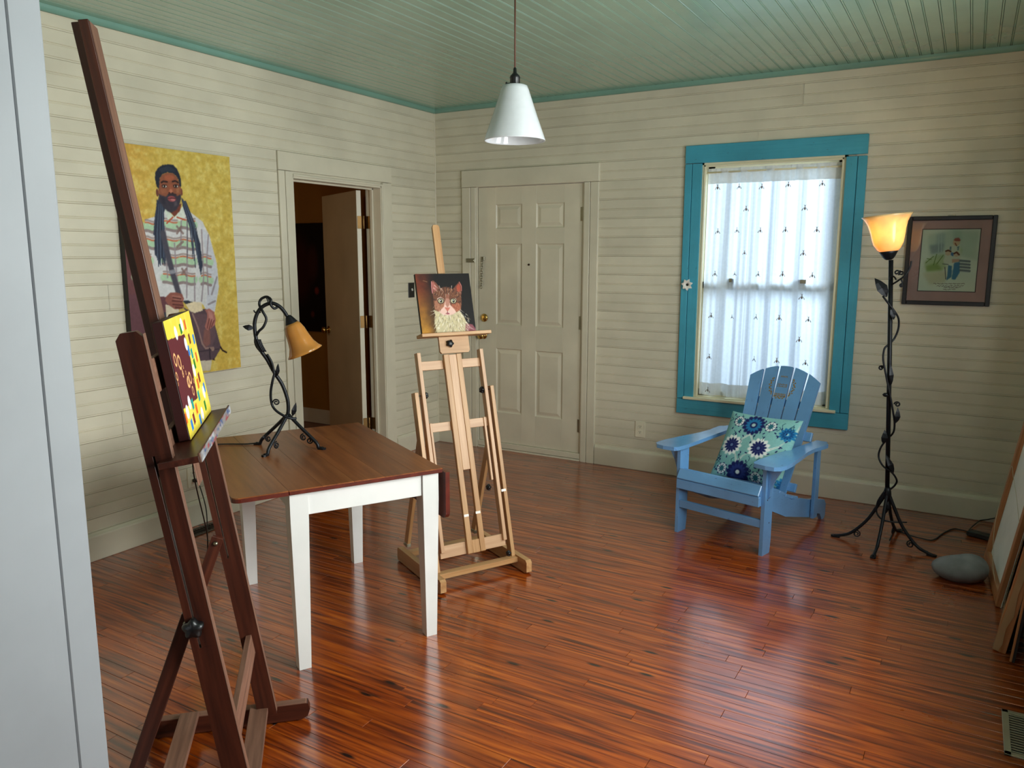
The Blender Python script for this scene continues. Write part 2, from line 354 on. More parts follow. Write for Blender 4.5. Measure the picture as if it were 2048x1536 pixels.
def smooth(pts, k=6):
    pts = [np.array(q, float) for q in pts]; out = []; n = len(pts)
    for i in range(n - 1):
        p0, p1, p2, p3 = pts[max(i - 1, 0)], pts[i], pts[i + 1], pts[min(i + 2, n - 1)]
        for j in range(k):
            t = j / k; out.append(.5 * (2 * p1 + (p2 - p0) * t + (2 * p0 - 5 * p1 + 4 * p2 - p3) * t * t + (3 * p1 - p0 - 3 * p2 + p3) * t ** 3))
    return out + [pts[-1]]
def spiral(c, X, Y, r0, turns, a0=0., n=30, r1=.25):
    X = np.array(X, float); Y = np.array(Y, float); c = np.array(c, float)
    return [c + (X * math.cos(a0 + 2 * PI * turns * t) + Y * math.sin(a0 + 2 * PI * turns * t)) * r0 * (1 - (1 - r1) * t) for t in np.linspace(0, 1, n)]
def leaf(bm, base, dr, up, L, w):
    dr = nrm(dr); up = nrm(np.array(up, float) - dr * (np.array(up, float) @ dr)); sd = np.cross(dr, up); base = np.array(base, float); vs = []; prof = [(0, .12), (.2, .7), (.45, 1.), (.75, .6), (1., .04)]
    for (t, k) in prof:
        c = base + dr * L * t + up * (.12 * L * math.sin(PI * t)); hw = w / 2 * k; th = .004 * (1 - .6 * t)
        vs += [c + sd * hw + up * hw * .35, c + up * th, c - sd * hw + up * hw * .35, c - up * th]
    fs = [(0, 1, 2, 3)[::-1]]
    for i in range(4):
        for k in range(4): fs.append((i * 4 + k, i * 4 + (k + 1) % 4, (i + 1) * 4 + (k + 1) % 4, (i + 1) * 4 + k))
    fs.append((16, 17, 18, 19)); bm.add(vs, fs, None, False); return bm
def knob(bm, c, ax, r=.016, t=.016, lob=5):
    return bm.lathe([(r * .4, -.4 * t), (r * .45, 0), (r, .1 * t), (r * 1.05, .6 * t), (r * .85, t), (.002, t * 1.05)], c, ax, 30, lob, .16)

# painter: a little raster that becomes the colour of a fine mesh
class Paint:
    def __init__(s, w, h, col):
        s.w, s.h = w, h; s.im = np.ones((h, w, 3)) * np.array(col, float); s.X, s.Y = np.meshgrid((np.arange(w) + .0) / (w - 1), (np.arange(h) + .0) / (h - 1)); s.asp = w / h
    def noise(s, sc=8., seed=0, ax=1., ay=1.):
        r = np.random.RandomState(seed); out = np.zeros((s.h, s.w)); amp = 1.; tot = 0
        for o in range(4):
            nx = max(2, int(sc * ax * 2 ** o)); ny = max(2, int(sc * ay / s.asp * 2 ** o)); g = r.rand(ny + 2, nx + 2); x = s.X * nx; y = s.Y * ny; i = x.astype(int); j = y.astype(int); fx = x - i; fy = y - j
            fx = fx * fx * (3 - 2 * fx); fy = fy * fy * (3 - 2 * fy)
            out += amp * (g[j, i] * (1 - fx) * (1 - fy) + g[j, i + 1] * fx * (1 - fy) + g[j + 1, i] * (1 - fx) * fy + g[j + 1, i + 1] * fx * fy); tot += amp; amp *= .55
        return out / tot
    def mixin(s, m, col, a=1.): m = (m * a)[..., None]; s.im = s.im * (1 - m) + np.array(col, float) * m
    def poly(s, pts, col, a=1., soft=.0):
        pts = np.array(pts, float); ins = np.zeros((s.h, s.w), bool); n = len(pts)
        for i in range(n):
            (x0, y0), (x1, y1) = pts[i], pts[(i + 1) % n]
            if y0 == y1: continue
            c = ((s.Y >= min(y0, y1)) & (s.Y < max(y0, y1))); ins ^= c & (s.X < x0 + (s.Y - y0) * (x1 - x0) / (y1 - y0))
        m = ins.astype(float)
        for _ in range(int(soft)):
            q = np.pad(m, 1, mode='edge'); m = (q[:-2, 1:-1] + q[2:, 1:-1] + q[1:-1, :-2] + q[1:-1, 2:] + 2 * m) / 6
        s.mixin(m, col, a); return s
    def ell(s, c, rx, ry, col, a=1., rot=0., edge=.25, ringw=0.):
        dx = (s.X - c[0]); dy = (s.Y - c[1]) / s.asp; ry = ry / s.asp; x = dx * math.cos(rot) + dy * math.sin(rot); y = -dx * math.sin(rot) + dy * math.cos(rot)
        d = np.sqrt((x / rx) ** 2 + (y / ry) ** 2)
        m = np.clip((1 - d) / edge + .5, 0, 1) if not ringw else np.clip((ringw - abs(d - 1)) / (.35 * ringw) + .5, 0, 1)
        s.mixin(m, col, a); return s
    def line(s, pts, w, col, a=1., taper=False, soft=.5):
        best = np.full((s.h, s.w), 1e9); n = len(pts)
        xs = [q[0] for q in pts]; ys = [q[1] for q in pts]; x0, x1 = max(0, int((min(xs) - w) * s.w) - 2), min(s.w, int((max(xs) + w) * s.w) + 3); y0, y1 = max(0, int((min(ys) - w * s.asp) * s.h) - 2), min(s.h, int((max(ys) + w * s.asp) * s.h) + 3)
        if x0 >= x1 or y0 >= y1: return s
        X = s.X[y0:y1, x0:x1]; Y = s.Y[y0:y1, x0:x1] / s.asp; m = np.zeros(X.shape)
        for i in range(n - 1):
            ax, ay = pts[i][0], pts[i][1] / s.asp; bx, by = pts[i + 1][0], pts[i + 1][1] / s.asp; L2 = (bx - ax) ** 2 + (by - ay) ** 2 + 1e-12
            t = np.clip(((X - ax) * (bx - ax) + (Y - ay) * (by - ay)) / L2, 0, 1); d = np.hypot(X - ax - t * (bx - ax), Y - ay - t * (by - ay)); ww = w / 2 * (1 - (.8 * (i + t) / (n - 1) if taper else 0))
            m = np.maximum(m, np.clip((ww - d) / (soft * w / 2 + .3 / s.w) + .5, 0, 1))
        m = (m * a)[..., None]; s.im[y0:y1, x0:x1] = s.im[y0:y1, x0:x1] * (1 - m) + np.array(col, float) * m; return s
    def colors(s): return lin(np.clip(s.im, 0, 255)).reshape(-1, 3)
def canvas_sheet(P, TL, TR, BL, nrm_off=None):
    TL, TR, BL = [np.array(q, float) for q in (TL, TR, BL)]; bm = MB(); bm.grid(lambda u, v: TL + (TR - TL) * u + (BL - TL) * v, P.w, P.h, False, True); bm.col = P.colors(); return bm

# ================================================================== THE SETTING
RX, FY, CZ = 4.20, -4.40, 2.70        # right wall, near wall, ceiling
REAR = -6.9
PXE = on(147, 768, (0, FY, 0), (0, 1, 0))[0]     # end of the white partition
# ---- floor: slab, strip planks along x
bm = MB(); bm.rbox((-3.2, REAR - .2, -.12), (RX + .15, .12, -.0125), 0); floor_o = struct('floor', bm, 'floor_wood')
PW = .0552
def plank_mesh(L):
    h = V(L / 2 - .0006, PW / 2 - .0006, .006); b_ = .0007
    vs = [(sx * (h[0]), sy * h[1], -.0125) for sx, sy in ((-1, -1), (1, -1), (1, 1), (-1, 1))] + [(sx * h[0], sy * h[1], -b_) for sx, sy in ((-1, -1), (1, -1), (1, 1), (-1, 1))] + [(sx * (h[0] - b_), sy * (h[1] - b_), 0) for sx, sy in ((-1, -1), (1, -1), (1, 1), (-1, 1))]
    fs = [(8, 9, 10, 11)] + [(a, (a + 1) % 4, 4 + (a + 1) % 4, 4 + a) for a in range(4)] + [(4 + a, 4 + (a + 1) % 4, 8 + (a + 1) % 4, 8 + a) for a in range(4)]
    return vs, fs
LENS = [.45, .62, .8, 1.0, 1.2, 1.4, 1.65, 1.9]; PM = {}
for L_ in LENS:
    vs, fs = plank_mesh(L_); me = bpy.data.meshes.new('plank'); me.from_pydata(vs, [], fs); me.update()
    at = me.attributes.new('lc', 'FLOAT_VECTOR', 'POINT'); at.data.foreach_set('vector', np.array(vs, np.float32).ravel()); me.materials.append(MATS['floor_wood']); PM[L_] = me
nplank = 0; rest = MB(); row = 0; y = -PW / 2
while y > FY - .3:
    x = -.02 - random.random() * .5
    while x < RX:
        L_ = random.choice(LENS)
        if x + L_ > RX - .25: L_ = min([l for l in LENS if x + l >= RX - .01] or [1.9])
        # planks nearest the camera's view are single objects
        if nplank < 297 and x < RX and not (y < -3.2 and x + L_ < 1.0):
            o = bpy.data.objects.new('plank', PM[L_]); C.objects.link(o); o.location = (x + L_ / 2, y, 0); o.parent = floor_o; nplank += 1
        else:
            vs, fs = plank_mesh(L_); rest.add([np.array(q) + V(x + L_ / 2, y, 0) for q in vs], fs, [np.array(q) + V(x * 3.1, y * 7.7, 0) for q in vs])
        x += L_
    y -= PW
while y > REAR:
    x = PXE + .02
    while x < RX:
        L_ = random.choice(LENS); vs, fs = plank_mesh(L_); rest.add([np.array(q) + V(x + L_ / 2, y, 0) for q in vs], fs, [np.array(q) + V(x * 3.1, y * 7.7, 0) for q in vs]); x += L_
    y -= PW
rest.build('floor_planks', 'floor_wood', floor_o, 'stuff')

# ---- beaded boards
BP = .1325
def bead_profile(w):
    """(distance across, depth behind the face) of one beaded board: joint, edge bead, middle bead"""
    m = w / 2
    return [(.0, .006), (.0014, .0006), (.0050, .0), (.0080, .0006), (.0092, .0030), (.0108, .0), (m - .0055, .0), (m - .0040, .0030), (m - .001, .0003), (m + .002, .0003), (m + .0050, .0030), (m + .0065, .0), (w - .0010, .0), (w, .006)]
def board(parent, mat, P, along, across, out, L, w, dk=1.):
    """P: corner; along: length direction; across: width direction; out: direction of the face"""
    P = np.array(P, float); al = np.array(along, float); ac = np.array(across, float); ou = np.array(out, float); pr = bead_profile(w); vs, lc = [], []
    for s_ in (.0006, L - .0006):
        for (a, d) in pr: vs.append(P + al * s_ + ac * a - ou * d * dk); lc.append((s_, a, d))
    n = len(pr); fs = [(i, i + 1, n + i + 1, n + i) for i in range(n - 1)]
    if np.cross(ac, al) @ ou < 0: fs = [f[::-1] for f in fs]
    bm = MB(); bm.add(vs, fs, lc); return bm.build('board', mat, parent)
def splits(a, b_, holes):
    seg = [(a, b_)]
    for (h0, h1) in holes: seg = [q for s0, s1 in seg for q in ((s0, min(s1, h0)), (max(s0, h1), s1)) if q[1] - q[0] > .02]
    return seg
def butt(a, b_):
    if b_ - a < 1.6 or random.random() < .45: return [(a, b_)]
    m = a + (b_ - a) * random.uniform(.25, .75); return [(a, m), (m, b_)]
ZT = 2.615 + BP                     # joints measured on the back wall
# back wall, corner bead
bm = MB(); bm.rbox((-.02, -.006, 0), (.006, .02, CZ), .002); struct('trim_3', bm, 'cream_trim')
HD = (.335, 1.385, 2.145); HWN = (2.145, 3.142, .525, 2.225)
bm = MB(); T0, T1 = .012, .13
bm.rbox((0, T0, 0), (.38, T1, CZ), 0); bm.rbox((.38, T0, 2.10), (1.36, T1, CZ), 0); bm.rbox((1.36, T0, 0), (2.195, T1, CZ), 0)
bm.rbox((2.195, T0, 0), (3.09, T1, .575), 0); bm.rbox((2.195, T0, 2.17), (3.09, T1, CZ), 0); bm.rbox((3.09, T0, 0), (RX + .13, T1, CZ), 0)
wall_back = struct('wall_back', bm, 'cream_trim')
z = ZT
while z > .05:
    z0, zm = z - BP, z - BP / 2; hs = []
    if zm < HD[2]: hs.append((HD[0], HD[1]))
    if HWN[2] < zm < HWN[3]: hs.append((HWN[0], HWN[1]))
    for s0, s1 in splits(0, RX, hs):
        for a, b_ in butt(s0, s1): board(wall_back, 'cream_boards', (a, 0, z0), (1, 0, 0), (0, 0, 1), (0, -1, 0), b_ - a, BP)
    z -= BP
# left wall (opening y -1.56 .. -.70)
OY0, OY1, OZ = -1.56, -.70, 2.045
bm = MB(); bm.rbox((-T1, FY, 0), (-T0, OY0 - .02, CZ), 0); bm.rbox((-T1, OY0 - .02, OZ + .02), (-T0, OY1 + .02, CZ), 0); bm.rbox((-T1, OY1 + .02, 0), (-T0, T0, CZ), 0)
wall_left = struct('wall_left', bm, 'cream_trim')
z = ZT - .012
while z > .05:
    z0, zm = z - BP, z - BP / 2; hs = [(-1.688, -.60)] if zm < 2.145 else []
    for s0, s1 in splits(FY, 0, hs):
        for a, b_ in butt(s0, s1): board(wall_left, 'cream_boards', (0, a, z0), (0, 1, 0), (0, 0, 1), (1, 0, 0), b_ - a, BP)
    z -= BP
# ceiling boards along y
bm = MB(); bm.rbox((-.13, REAR, CZ + .012), (RX + .13, .13, CZ + .12), 0); ceil_o = struct('ceiling', bm, 'green_trim')
CP = .127; x = 3.571 - CP * 28
while x < RX:
    for a, b_ in ((REAR, FY + .3 * math.sin(x * 9)), (FY + .3 * math.sin(x * 9), 0)):
        board(ceil_o, 'green_boards', (x, a, CZ), (0, 1, 0), (1, 0, 0), (0, 0, -1), b_ - a, CP, 1.6)
    x += CP
def cove(P, along, L, out, name):
    P = np.array(P, float); al = np.array(along, float); ou = np.array(out, float); pr = [(.0, .0)] + [(.024 * math.cos(t), .030 * math.sin(t)) for t in np.linspace(0, PI / 2, 7)][::-1] + [(.024, 0)]
    pr = [(0, 0), (0, .030), (.008, .0285), (.016, .023), (.022, .013), (.024, 0)]; vs = []; lc = []
    for s_ in (0, L):
        for (o, d) in pr: vs.append(P + al * s_ + ou * o - V(0, 0, d)); lc.append((s_, o, d))
    n = len(pr); fs = [(i, i + 1, n + i + 1, n + i) for i in range(n - 1)]; bm = MB(); bm.add(vs, fs, lc, True); return struct(name, bm, 'green_trim')
cove((0, 0, CZ), (1, 0, 0), RX, (0, -1, 0), 'trim_1'); cove((0, FY, CZ), (0, 1, 0), -FY, (1, 0, 0), 'trim_2')
# right wall with added unseen windows, rear wall with added opening, near wall, white partition
wz0, wz1 = .78, 2.34; WY = [(-2.25, -1.25), (-3.75, -2.75)]
bm = MB(); bm.rbox((RX, REAR, 0), (RX + .13, WY[1][0], CZ), 0); bm.rbox((RX, WY[1][1], 0), (RX + .13, WY[0][0], CZ), 0); bm.rbox((RX, WY[0][1], 0), (RX + .13, .13, CZ), 0)
for wy0, wy1 in WY: bm.rbox((RX, wy0, 0), (RX + .13, wy1, wz0), 0); bm.rbox((RX, wy0, wz1), (RX + .13, wy1, CZ), 0)
struct('wall_right', bm, 'cream_trim')
for i, (wy0, wy1) in enumerate(WY):
    bm = MB()
    for a, b_ in (((RX + .03, wy0, wz0), (RX + .07, wy0 + .05, wz1)), ((RX + .03, wy1 - .05, wz0), (RX + .07, wy1, wz1)), ((RX + .03, wy0, wz0), (RX + .07, wy1, wz0 + .06)), ((RX + .03, wy0, wz1 - .05), (RX + .07, wy1, wz1)), ((RX + .03, wy0, 1.54), (RX + .07, wy1, 1.58))): bm.rbox(a, b_)
    w2 = struct('window_%d' % (i + 2), bm, 'sash_cream'); bm = MB(); bm.rbox((RX + .048, wy0, wz0), (RX + .052, wy1, wz1), 0); bm.build('pane', 'pane_glass', w2)  # unseen windows, added to let daylight in from the right
    for s_ in ((wy0 - .12, wy0), (wy1, wy1 + .12)): bm = MB(); bm.rbox((RX - .02, s_[0], wz0), (RX, s_[1], wz1)); bm.build('casing_side', 'teal_paint', w2)
    bm = MB(); bm.rbox((RX - .022, wy0 - .12, wz1), (RX, wy1 + .12, wz1 + .13)); bm.build('casing_head', 'teal_paint', w2); bm = MB(); bm.rbox((RX - .022, wy0 - .12, wz0 - .12), (RX, wy1 + .12, wz0)); bm.build('apron', 'teal_paint', w2)
bm = MB(); bm.rbox((PXE - .12, REAR - .13, 0), (2.10, REAR, CZ), 0); bm.rbox((2.90, REAR - .13, 0), (RX + .13, REAR, CZ), 0); bm.rbox((2.10, REAR - .13, 0), (2.90, REAR, .6), 0); bm.rbox((2.10, REAR - .13, 2.3), (2.90, REAR, CZ), 0); struct('wall_rear', bm, 'white_wall')  # window opening added behind the camera for the rear fill
bm = MB(); bm.rbox((-.13, FY - .12, 0), (PXE - .02, FY, CZ), 0); struct('wall_near', bm, 'cream_trim')
bm = MB(); bm.rbox((PXE - .13, REAR, 0), (PXE - .0012, FY - .0620, CZ), 0); wp = struct('wall_partition', bm, 'white_wall')
bm = MB(); bm.rbox((PXE - .14, FY - .060, 0), (PXE, FY + .003, CZ), .003); bm.build('corner_board', 'white_wall', wp)
# baseboards
def baseb(P, along, L, out, name):
    P = np.array(P, float); al = np.array(along, float); ou = np.array(out, float); pr = [(.0, .148), (.004, .147), (.010, .140), (.018, .134), (.020, .126), (.020, .004), (.017, 0)]; vs, lc = [], []
    for s_ in (0, L):
        for (o, d) in pr: vs.append(P + al * s_ + ou * o + V(0, 0, d)); lc.append((s_, o, d))
    n = len(pr); fs = [(i, i + 1, n + i + 1, n + i) for i in range(n - 1)] + [tuple(range(n)), tuple(range(n, 2 * n))[::-1]]; bm = MB(); bm.add(vs, fs, lc); return struct(name, bm, 'cream_trim')
baseb((1.452, 0, 0), (1, 0, 0), RX - 1.452, (0, -1, 0), 'baseboard_back'); baseb((0, 0, 0), (1, 0, 0), .268, (0, -1, 0), 'baseboard_corner')
baseb((0, FY, 0), (0, 1, 0), -1.69 - FY, (1, 0, 0), 'baseboard_left'); baseb((0, -.572, 0), (0, 1, 0), .572, (1, 0, 0), 'baseboard_side')
baseb((RX, -2.9, 0), (0, 1, 0), 2.9, (-1, 0, 0), 'baseboard_right')

# ---- front door in the back wall
dx0, dx1, dz0, dz1 = .4085, 1.3195, .062, 2.081
DF = .006                                   # door face, just behind the wall face
d1 = MB(); d1.rbox((dx0, DF + .009, dz0), (dx1, DF + .044, dz1), .001)
door1 = struct('door_1', d1, 'cream_trim')
cols = [(.570, .802), (.927, 1.163)]; rows = [(1.766, 1.948), (1.017, 1.648), (.308, .828)]
zs = [dz0, rows[2][0], rows[2][1], rows[1][0], rows[1][1], rows[0][0], rows[0][1], dz1]
bm = MB()
for a, b_ in ((dx0, cols[0][0]), (cols[0][1], cols[1][0]), (cols[1][1], dx1)): bm.rbox((a, DF, dz0), (b_, DF + .010, dz1), .0012)
for c0, c1 in cols:
    for i in (0, 2, 4, 6): bm.rbox((c0, DF + .0001, zs[i]), (c1, DF + .010, zs[i + 1]), .0005)
bm.build('door_frame', 'cream_trim', door1)
for c0, c1 in cols:
    for r0, r1 in rows:
        bm = MB(); vs = []
        for ins, dep in ((0, .0), (.007, .0085), (.016, .0085), (.040, .0012), (.044, .0012)):
            vs += [(c0 + ins, DF + dep, r0 + ins), (c1 - ins, DF + dep, r0 + ins), (c1 - ins, DF + dep, r1 - ins), (c0 + ins, DF + dep, r1 - ins)]
        fs = [(4 * k + a, 4 * k + (a + 1) % 4, 4 * k + 4 + (a + 1) % 4, 4 * k + 4 + a) for k in range(4) for a in range(4)] + [(16, 17, 18, 19)]
        bm.add(vs, fs); bm.build('panel', 'cream_trim', door1)
for nm, a, b_ in (('casing', (.270, -.020, 0), (.396, .004, 2.084)), ('casing', (1.334, -.020, 0), (1.446, .004, 2.084)), ('casing_head', (.268, -.022, 2.086), (1.449, .004, 2.214))):
    bm = MB()
    if nm == 'casing':
        w_ = b_[0] - a[0]; k_ = .62 if a[0] < 1 else .42
        bm.rbox(a, (a[0] + w_ * k_ - .002, b_[1], b_[2]), .002); bm.rbox((a[0] + w_ * k_ + .002, a[1] + .002, a[2]), b_, .002)
    else: bm.rbox(a, b_, .002)
    bm.build(nm, 'cream_trim', door1)
for a, b_ in (((.397, -.012, 0), (.404, .05, 2.09)), ((1.3245, -.012, 0), (1.333, .05, 2.09)), ((.397, -.012, 2.0835), (1.333, .05, 2.0862))):
    bm = MB(); bm.rbox(a, b_, .001); bm.build('jamb', 'cream_trim', door1)
bm = MB(); bm.rbox((.405, -.012, .018), (1.324, .05, .060), .002); bm.rbox((.405, -.018, .000), (1.324, .05, .014), .002); bm.build('threshold', 'cream_trim', door1)
for z_ in (1.86, 1.062, .274):
    bm = MB(); bm.rbox((1.296, DF - .002, z_ - .05), (1.316, DF + .002, z_ + .05)); bm.lathe([(.006, -.052), (.0065, -.05), (.0065, .05), (.006, .052)], (1.3215, DF - .006, z_), (0, 0, 1), 10); bm.build('hinge', 'dull_metal', door1)
kb = MB(); kb.lathe([(.030, 0), (.031, .004), (.024, .008), (.012, .012), (.011, .030), (.022, .038), (.028, .050), (.027, .060), (.018, .066), (.002, .067)], (.456, DF, .925), (0, -1, 0), 28); kb.build('door_knob', 'brass', door1)
kb = MB(); kb.lathe([(.032, 0), (.033, .005), (.028, .012), (.024, .014), (.020, .016), (.002, .017)], (.461, DF, 1.066), (0, -1, 0), 28); kb.rbox((.4585, DF - .028, 1.052), (.4635, DF - .014, 1.080)); kb.build('deadbolt', 'brass', door1)
bm = MB(); bm.lathe([(.008, 0), (.008, .004), (.004, .005), (.001, .005)], (.866, DF, 1.490), (0, -1, 0), 16); bm.build('peephole', 'dark_bronze', door1)
bm = MB(); bm.rbox((.310, -.026, 1.503), (.392, -.020, 1.535)); bm.rbox((.318, -.031, 1.514), (.385, -.026, 1.524)); bm.build('chain_plate', 'dull_metal', door1)
ch = MB()
for i in range(12):
    t = i / 11; zc = 1.522 - .212 * t; xc = .452 - .012 * t; e = nrm(V(1, .35, 0)) if i % 2 else nrm(V(.35, -1, 0)); q = [V(xc, DF - .014, zc) + e * .0080 * math.cos(a) + V(0, 0, 1) * .0125 * math.sin(a) for a in np.linspace(0, 2 * PI, 13)]
    ch.tube(q, .0020, 6, False)
ch.rbox((.440, DF - .012, 1.520), (.466, DF, 1.548)); ch.build('door_chain', 'dull_metal', door1)

# ---- doorway in the left wall and its open door
d2 = MB(); d2.rbox((-.135, OY1, 0), (.010, OY1 + .022, OZ + .02)); d2.rbox((-.135, OY0 - .022, 0), (.010, OY0, OZ + .02)); d2.rbox((-.135, OY0 - .022, OZ), (.010, OY1 + .022, OZ + .022))
door2 = struct('door_2', d2, 'cream_trim')
for nm, a, b_ in (('casing', (-.010, -1.686, 0), (.012, -1.634, 2.085)), ('casing', (-.010, -1.630, 0), (.013, -1.566, 2.085)), ('casing', (-.010, -.672, 0), (.013, -.574, 2.085)), ('casing_head', (-.010, -1.686, 2.089), (.012, -.572, 2.203)),
                 ('casing_head', (-.008, -1.566, 2.058), (.018, -.672, 2.072)), ('stop', (-.085, OY0, 0), (-.060, OY0 + .012, OZ)), ('stop', (-.085, OY1 - .014, 0), (-.060, OY1, OZ)), ('stop', (-.085, OY0, OZ - .012), (-.060, OY1, OZ)), ('casing', (-.004, -.694, 0), (.018, -.676, 2.06))):
    bm = MB(); bm.rbox(a, b_, .002); bm.build(nm, 'cream_trim', door2)
dd = V(-.885, .466, 0); dd = nrm(dd); dn = nrm(V(-.466, -.885, 0)); hp = V(-.142, -.728, 0)
sl0 = hp + dn * .012
bm = MB(); bm.box(sl0 + dd * .385 + dn * .018 + V(0, 0, 1.022), (.385, .018, 1.010), (dd, dn, (0, 0, 1)), .002); slab = bm.build('door_slab', 'cream_trim', door2)
kc = sl0 + dd * .705 + dn * .036 + V(0, 0, .945)
kb = MB(); kb.lathe([(.030, 0), (.030, .005), (.012, .010), (.010, .030), (.021, .036), (.027, .048), (.025, .058), (.002, .064)], kc, dn, 24); kb.build('door_knob', 'brass', slab)
for z_ in (1.80, 1.06, .27):
    bm = MB(); c = hp + V(0, 0, z_); bm.lathe([(.007, -.048), (.008, -.046), (.008, .046), (.007, .048)], c + V(.006, 0, 0), (0, 0, 1), 12)
    bm.box(sl0 + dn * .016 - dd * .002 + V(0, 0, z_), (.0015, .016, .046), (dd, dn, (0, 0, 1))); bm.rbox((-.132, OY1 - .003, z_ - .046), (-.100, OY1, z_ + .046)); bm.build('hinge', 'brass_dull', door2)
# room beyond the doorway
bm = MB(); bm.rbox((-3.2, 0.0, 0), (-.13, .12, CZ), 0); bm.rbox((-3.2, -3.4, 0), (-3.08, .12, CZ), 0); bm.rbox((-3.2, -3.5, 0), (-.13, -3.4, CZ), 0); struct('wall_beyond', bm, 'ochre_wall')
bm = MB(); bm.rbox((-3.2, -3.5, CZ), (-.12, .12, CZ + .1), 0); struct('ceiling_beyond', bm, 'ochre_wall')
bm = MB(); bm.rbox((-3.1, -3.4, -.012), (-.10, 0, -.001), 0); struct('floor_beyond', bm, 'other_floor')
bm = MB(); bm.rbox((-3.08, -.016, 0), (-.13, 0, .135), .004); struct('baseboard_beyond', bm, 'cream_trim')
lp = bpy.data.lights.new('hall_bulb', 'POINT'); lp.energy = 5; lp.color = (1, .72, .38); lp.shadow_soft_size = .08; lo = bpy.data.objects.new('hall_bulb', lp); C.objects.link(lo); lo.location = (-1.3, -2.6, 1.9)

# ---- window in the back wall
wx0, wx1, wz0, wz1 = 2.080, 3.206, .466, 2.286; ix0, ix1, iz0, iz1 = 2.206, 3.076, .592, 2.157
w1 = MB()
for a, b_ in (((ix0 - .02, -.004, iz0 - .02), (ix0, .13, iz1 + .02)), ((ix1, -.004, iz0 - .02), (ix1 + .02, .13, iz1 + .02)), ((ix0 - .02, -.004, iz1), (ix1 + .02, .13, iz1 + .02)), ((ix0 - .02, .0, iz0 - .02), (ix1 + .02, .13, iz0))): w1.rbox(a, b_, .001)
window1 = struct('window_1', w1, 'sash_cream')
for a, b_, k_ in (((wx0, -.022, .572), (ix0 - .012, 0, 2.168), .42), ((ix1 + .012, -.022, .572), (wx1, 0, 2.160), .55)):
    bm = MB(); xm = a[0] + (b_[0] - a[0]) * k_; bm.rbox(a, (xm - .0015, b_[1], b_[2]), .002); bm.rbox((xm + .0015, a[1] + .003, a[2]), b_, .002); bm.build('casing_side', 'teal_paint', window1)
bm = MB(); bm.rbox((wx0, -.024, 2.171), (wx1, 0, wz1), .002); bm.build('casing_head', 'teal_paint', window1)
bm = MB(); bm.rbox((wx0, -.024, wz0), (wx1, 0, .569), .002); bm.build('apron', 'teal_paint', window1)
bm = MB(); bm.rbox((2.128, -.040, .569), (3.128, .05, .588), .003); bm.build('sill', 'sash_cream', window1)
for a, b_ in (((ix0, -.010, iz0), (ix0 + .012, .02, iz1)), ((ix1 - .012, -.010, iz0), (ix1, .02, iz1)), ((ix0, -.010, iz1 - .012), (ix1, .02, iz1))):
    bm = MB(); bm.rbox(a, b_, .002); bm.build('stop', 'sash_cream', window1)
for yy, z0, z1 in ((.065, iz0, 1.385), (.100, 1.345, iz1)):
    bm = MB(); bm.rbox((ix0, yy, z0), (ix0 + .045, yy + .03, z1)); bm.rbox((ix1 - .045, yy, z0), (ix1, yy + .03, z1)); bm.rbox((ix0, yy, z0), (ix1, yy + .03, z0 + .045)); bm.rbox((ix0, yy, z1 - .045), (ix1, yy + .03, z1))
    sash = bm.build('sash', 'sash_cream', window1); bm = MB(); bm.rbox((ix0 + .04, yy + .013, z0 + .04), (ix1 - .04, yy + .017, z1 - .04), 0); bm.build('pane', 'pane_glass', sash)
for xx in (2.42, 2.86):
    bm = MB(); bm.rbox((xx - .028, .045, 1.385), (xx + .028, .085, 1.41)); bm.build('sash_lock', 'dull_metal', window1)

# ================================================================== THINGS
Z3 = V(0, 0, 1)
# ---- curtain: sheer with header band, hem and printed motifs
CX0, CX1, CZ0, CZ1 = 2.220, 3.062, .606, 2.136
def fold(x, z):
    t = (x - CX0) / (CX1 - CX0); d = (CZ1 - z) / (CZ1 - CZ0)
    a = .012 + .012 * d; xx = t + .035 * d * math.sin(5 * t + 1.)
    def crease(f, p, k): q = math.sin(2 * PI * f * xx + p); return math.copysign(abs(q) ** k, q)
    return .036 + a * (.62 * crease(5.3, .8 + .5 * d, .55) + .34 * crease(9.1, 2 + 1.2 * d, .7) + .16 * math.sin(2 * PI * 21 * xx + 1.5))
def cpt(x, z, off=0.):
    sh = .010 * math.sin(9 * (x - CX0)) * (CZ1 - z); return V(min(max(x + sh, CX0), CX1), fold(x, z) + off, z)
cur = thing('curtain', 'sheer white curtain with small printed bees hanging in the window', 'curtain', (2.64, .02, CZ0))
bm = MB(); bm.grid(lambda u, v: cpt(CX0 + (CX1 - CX0) * u, CZ0 + (CZ1 - CZ0) * v), 220, 40); bm.build('cloth', 'curtain_cloth', cur)
bm = MB(); bm.grid(lambda u, v: cpt(CX0 + (CX1 - CX0) * u, 2.036 + .100 * v, -.002), 220, 5); bm.build('header_band', 'curtain_hem', cur)
bm = MB(); bm.grid(lambda u, v: cpt(CX0 + (CX1 - CX0) * u, CZ0 - .004 + .086 * v, -.002), 220, 5); bm.build('hem', 'curtain_hem', cur)
bm = MB(); bm.tube([(ix0 + .002, .034, 2.110), (ix1 - .002, .034, 2.110)], .006, 10); bm.build('rod', 'sash_cream', cur)
